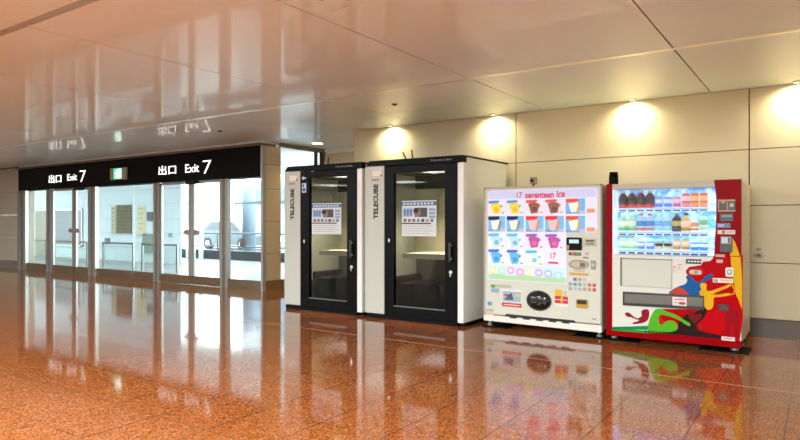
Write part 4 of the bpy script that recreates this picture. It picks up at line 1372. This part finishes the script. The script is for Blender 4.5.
# control column
CY_ = RY - 0.004
b = MB(); x0, x1, z0, z1 = rectR(b, 718, 735.4, 199.5, 211.8, mat('#8a7054', 0.35, 0.3), 0.01, CY_); p = b.build('payment_reader', RM)
b = MB()
for k in (0, 1):
    xq = x0 + .012 + k * (x1 - x0) * .5
    b.box(xq, xq + (x1 - x0) * .43, CY_ - .014, CY_ - .0101, z0 + .02, z1 - .02, mat('#3c2c20', 0.25))
    b.box(xq + .02, xq + (x1 - x0) * .34, CY_ - .016, CY_ - .0141, z0 + (.05 if k else .09), z0 + (.09 if k else .13), mat(('#c07848', '#b8a890')[k], 0.3))
b.build('reader_window', p)
b = MB(); b.prism([pR(*q_, CY_) for q_ in ((732.5, 238), (735.5, 243), (740, 255.9), (729.8, 255.9), (732, 248))], CY_ - .001, CY_, mat('#e8b41c', 0.35, 0, 0, 0.15)); b.build('yellow_stripe', column)
b = MB(); rectR(b, 720, 733.2, 213.5, 221, mat('#39424a', 0.3), 0.006, CY_); rectR(b, 721.5, 732, 215, 217, mat('#7f9098', 0.3), 0.008, CY_); b.build('bill_slot', RM)
b = MB(); rectR(b, 717, 730.4, 223.2, 227.8, mat('#5a7ca4', 0.4), 0.003, CY_); rectR(b, 718.5, 724, 224.2, 226.6, mat('#a8c0d8', 0.4), 0.004, CY_); b.build('price_readout', RM)
b = MB(); rectR(b, 717.6, 735.2, 230, 234.2, mat('#e0d4c8', 0.4), 0.003, CY_); rectR(b, 722, 725, 230.6, 233.6, mat('#b8505a', 0.4), 0.004, CY_); rectR(b, 727, 734, 231.4, 232.4, mat('#a89890', 0.4), 0.004, CY_); b.build('notice_label', RM)
b = MB(); rectR(b, 720.3, 732.4, 236, 252, mat('#4a4644', 0.4), 0.012, CY_); p = b.build('coin_unit', RM)
b = MB(); rectR(b, 721.5, 731, 237, 243.5, mat('#a8a8a4', 0.3, 0.5), 0.006, CY_ - .012); b.build('coin_slot', p)
b = MB(); rectR(b, 728, 730.5, 237.5, 243, mat('#5c5a58', 0.4), 0.004, CY_ - .018); b.build('return_lever', p)
b = MB(); rectR(b, 715.5, 725, 254.3, 257, mat('#c89a94', 0.4), 0.002, PR); b.build('small_label', RM)
b = MB(); rectR(b, 716.5, 723, 259.6, 262.8, mat('#d0a8a0', 0.4), 0.002, PR); b.build('small_label', RM)
b = MB(); x0, x1, z0, z1 = rectR(b, 725.6, 733.6, 267.4, 276.8, mat('#e8e4dc', 0.4), 0.006, PR, rad=.015); xm, zm = (x0 + x1) / 2, (z0 + z1) / 2
b.ell(xm, zm, .025, .03, PR - .008, PR - .0061, mat('#8a9a8c', 0.4)); b.ell(xm, zm + .004, .013, .016, PR - .0095, PR - .0081, mat('#e8e4dc', 0.4)); b.build('badge', RM)
b = MB(); rectR(b, 713, 733.2, 278.3, 282.8, mat('#ece4d4', 0.4), 0.002, PR); rectR(b, 720, 732, 279.4, 281, mat('#e0b850', 0.4), 0.003, PR); rectR(b, 714, 718, 279, 282, mat('#98a0a0', 0.4), 0.003, PR); b.build('notice_label', RM)
b = MB(); rectR(b, 717.8, 729.6, 304.2, 310.6, mat('#33201c', 0.4), 0.012, RY - .006, rad=.03); p = b.build('coin_return', RM)
b = MB(); rectR(b, 719.5, 728, 305.8, 309, mat('#5c4a44', 0.3), 0.006, RY - .018, rad=.02); b.build('return_flap', p)
b = MB(); rectR(b, 721.5, 735, 336.8, 340.6, mat('#e4d8d4', 0.4), 0.002, PR); rectR(b, 723, 733, 338, 339.2, mat('#b89a98', 0.4), 0.003, PR); b.build('asset_label', RM)

x = ax(613.6, 7.6)
t = thing('canister', 'black tapered canister standing on top of the red drinks machine', 'canister', (x, 7.6, ZTOP - 0.02))
z = ZTOP - 0.01
b = MB(); b.lathe(x + 0.0, 7.6, [(0.054, z), (0.056, z + .02), (0.052, z + .125), (0.045, z + .135)], BLACKM, 20); b.build('body', t)
b = MB(); b.lathe(x, 7.6, [(0.05, z + .135), (0.05, z + .158), (0.042, z + .163)], BLACK, 20); b.build('lid', t)
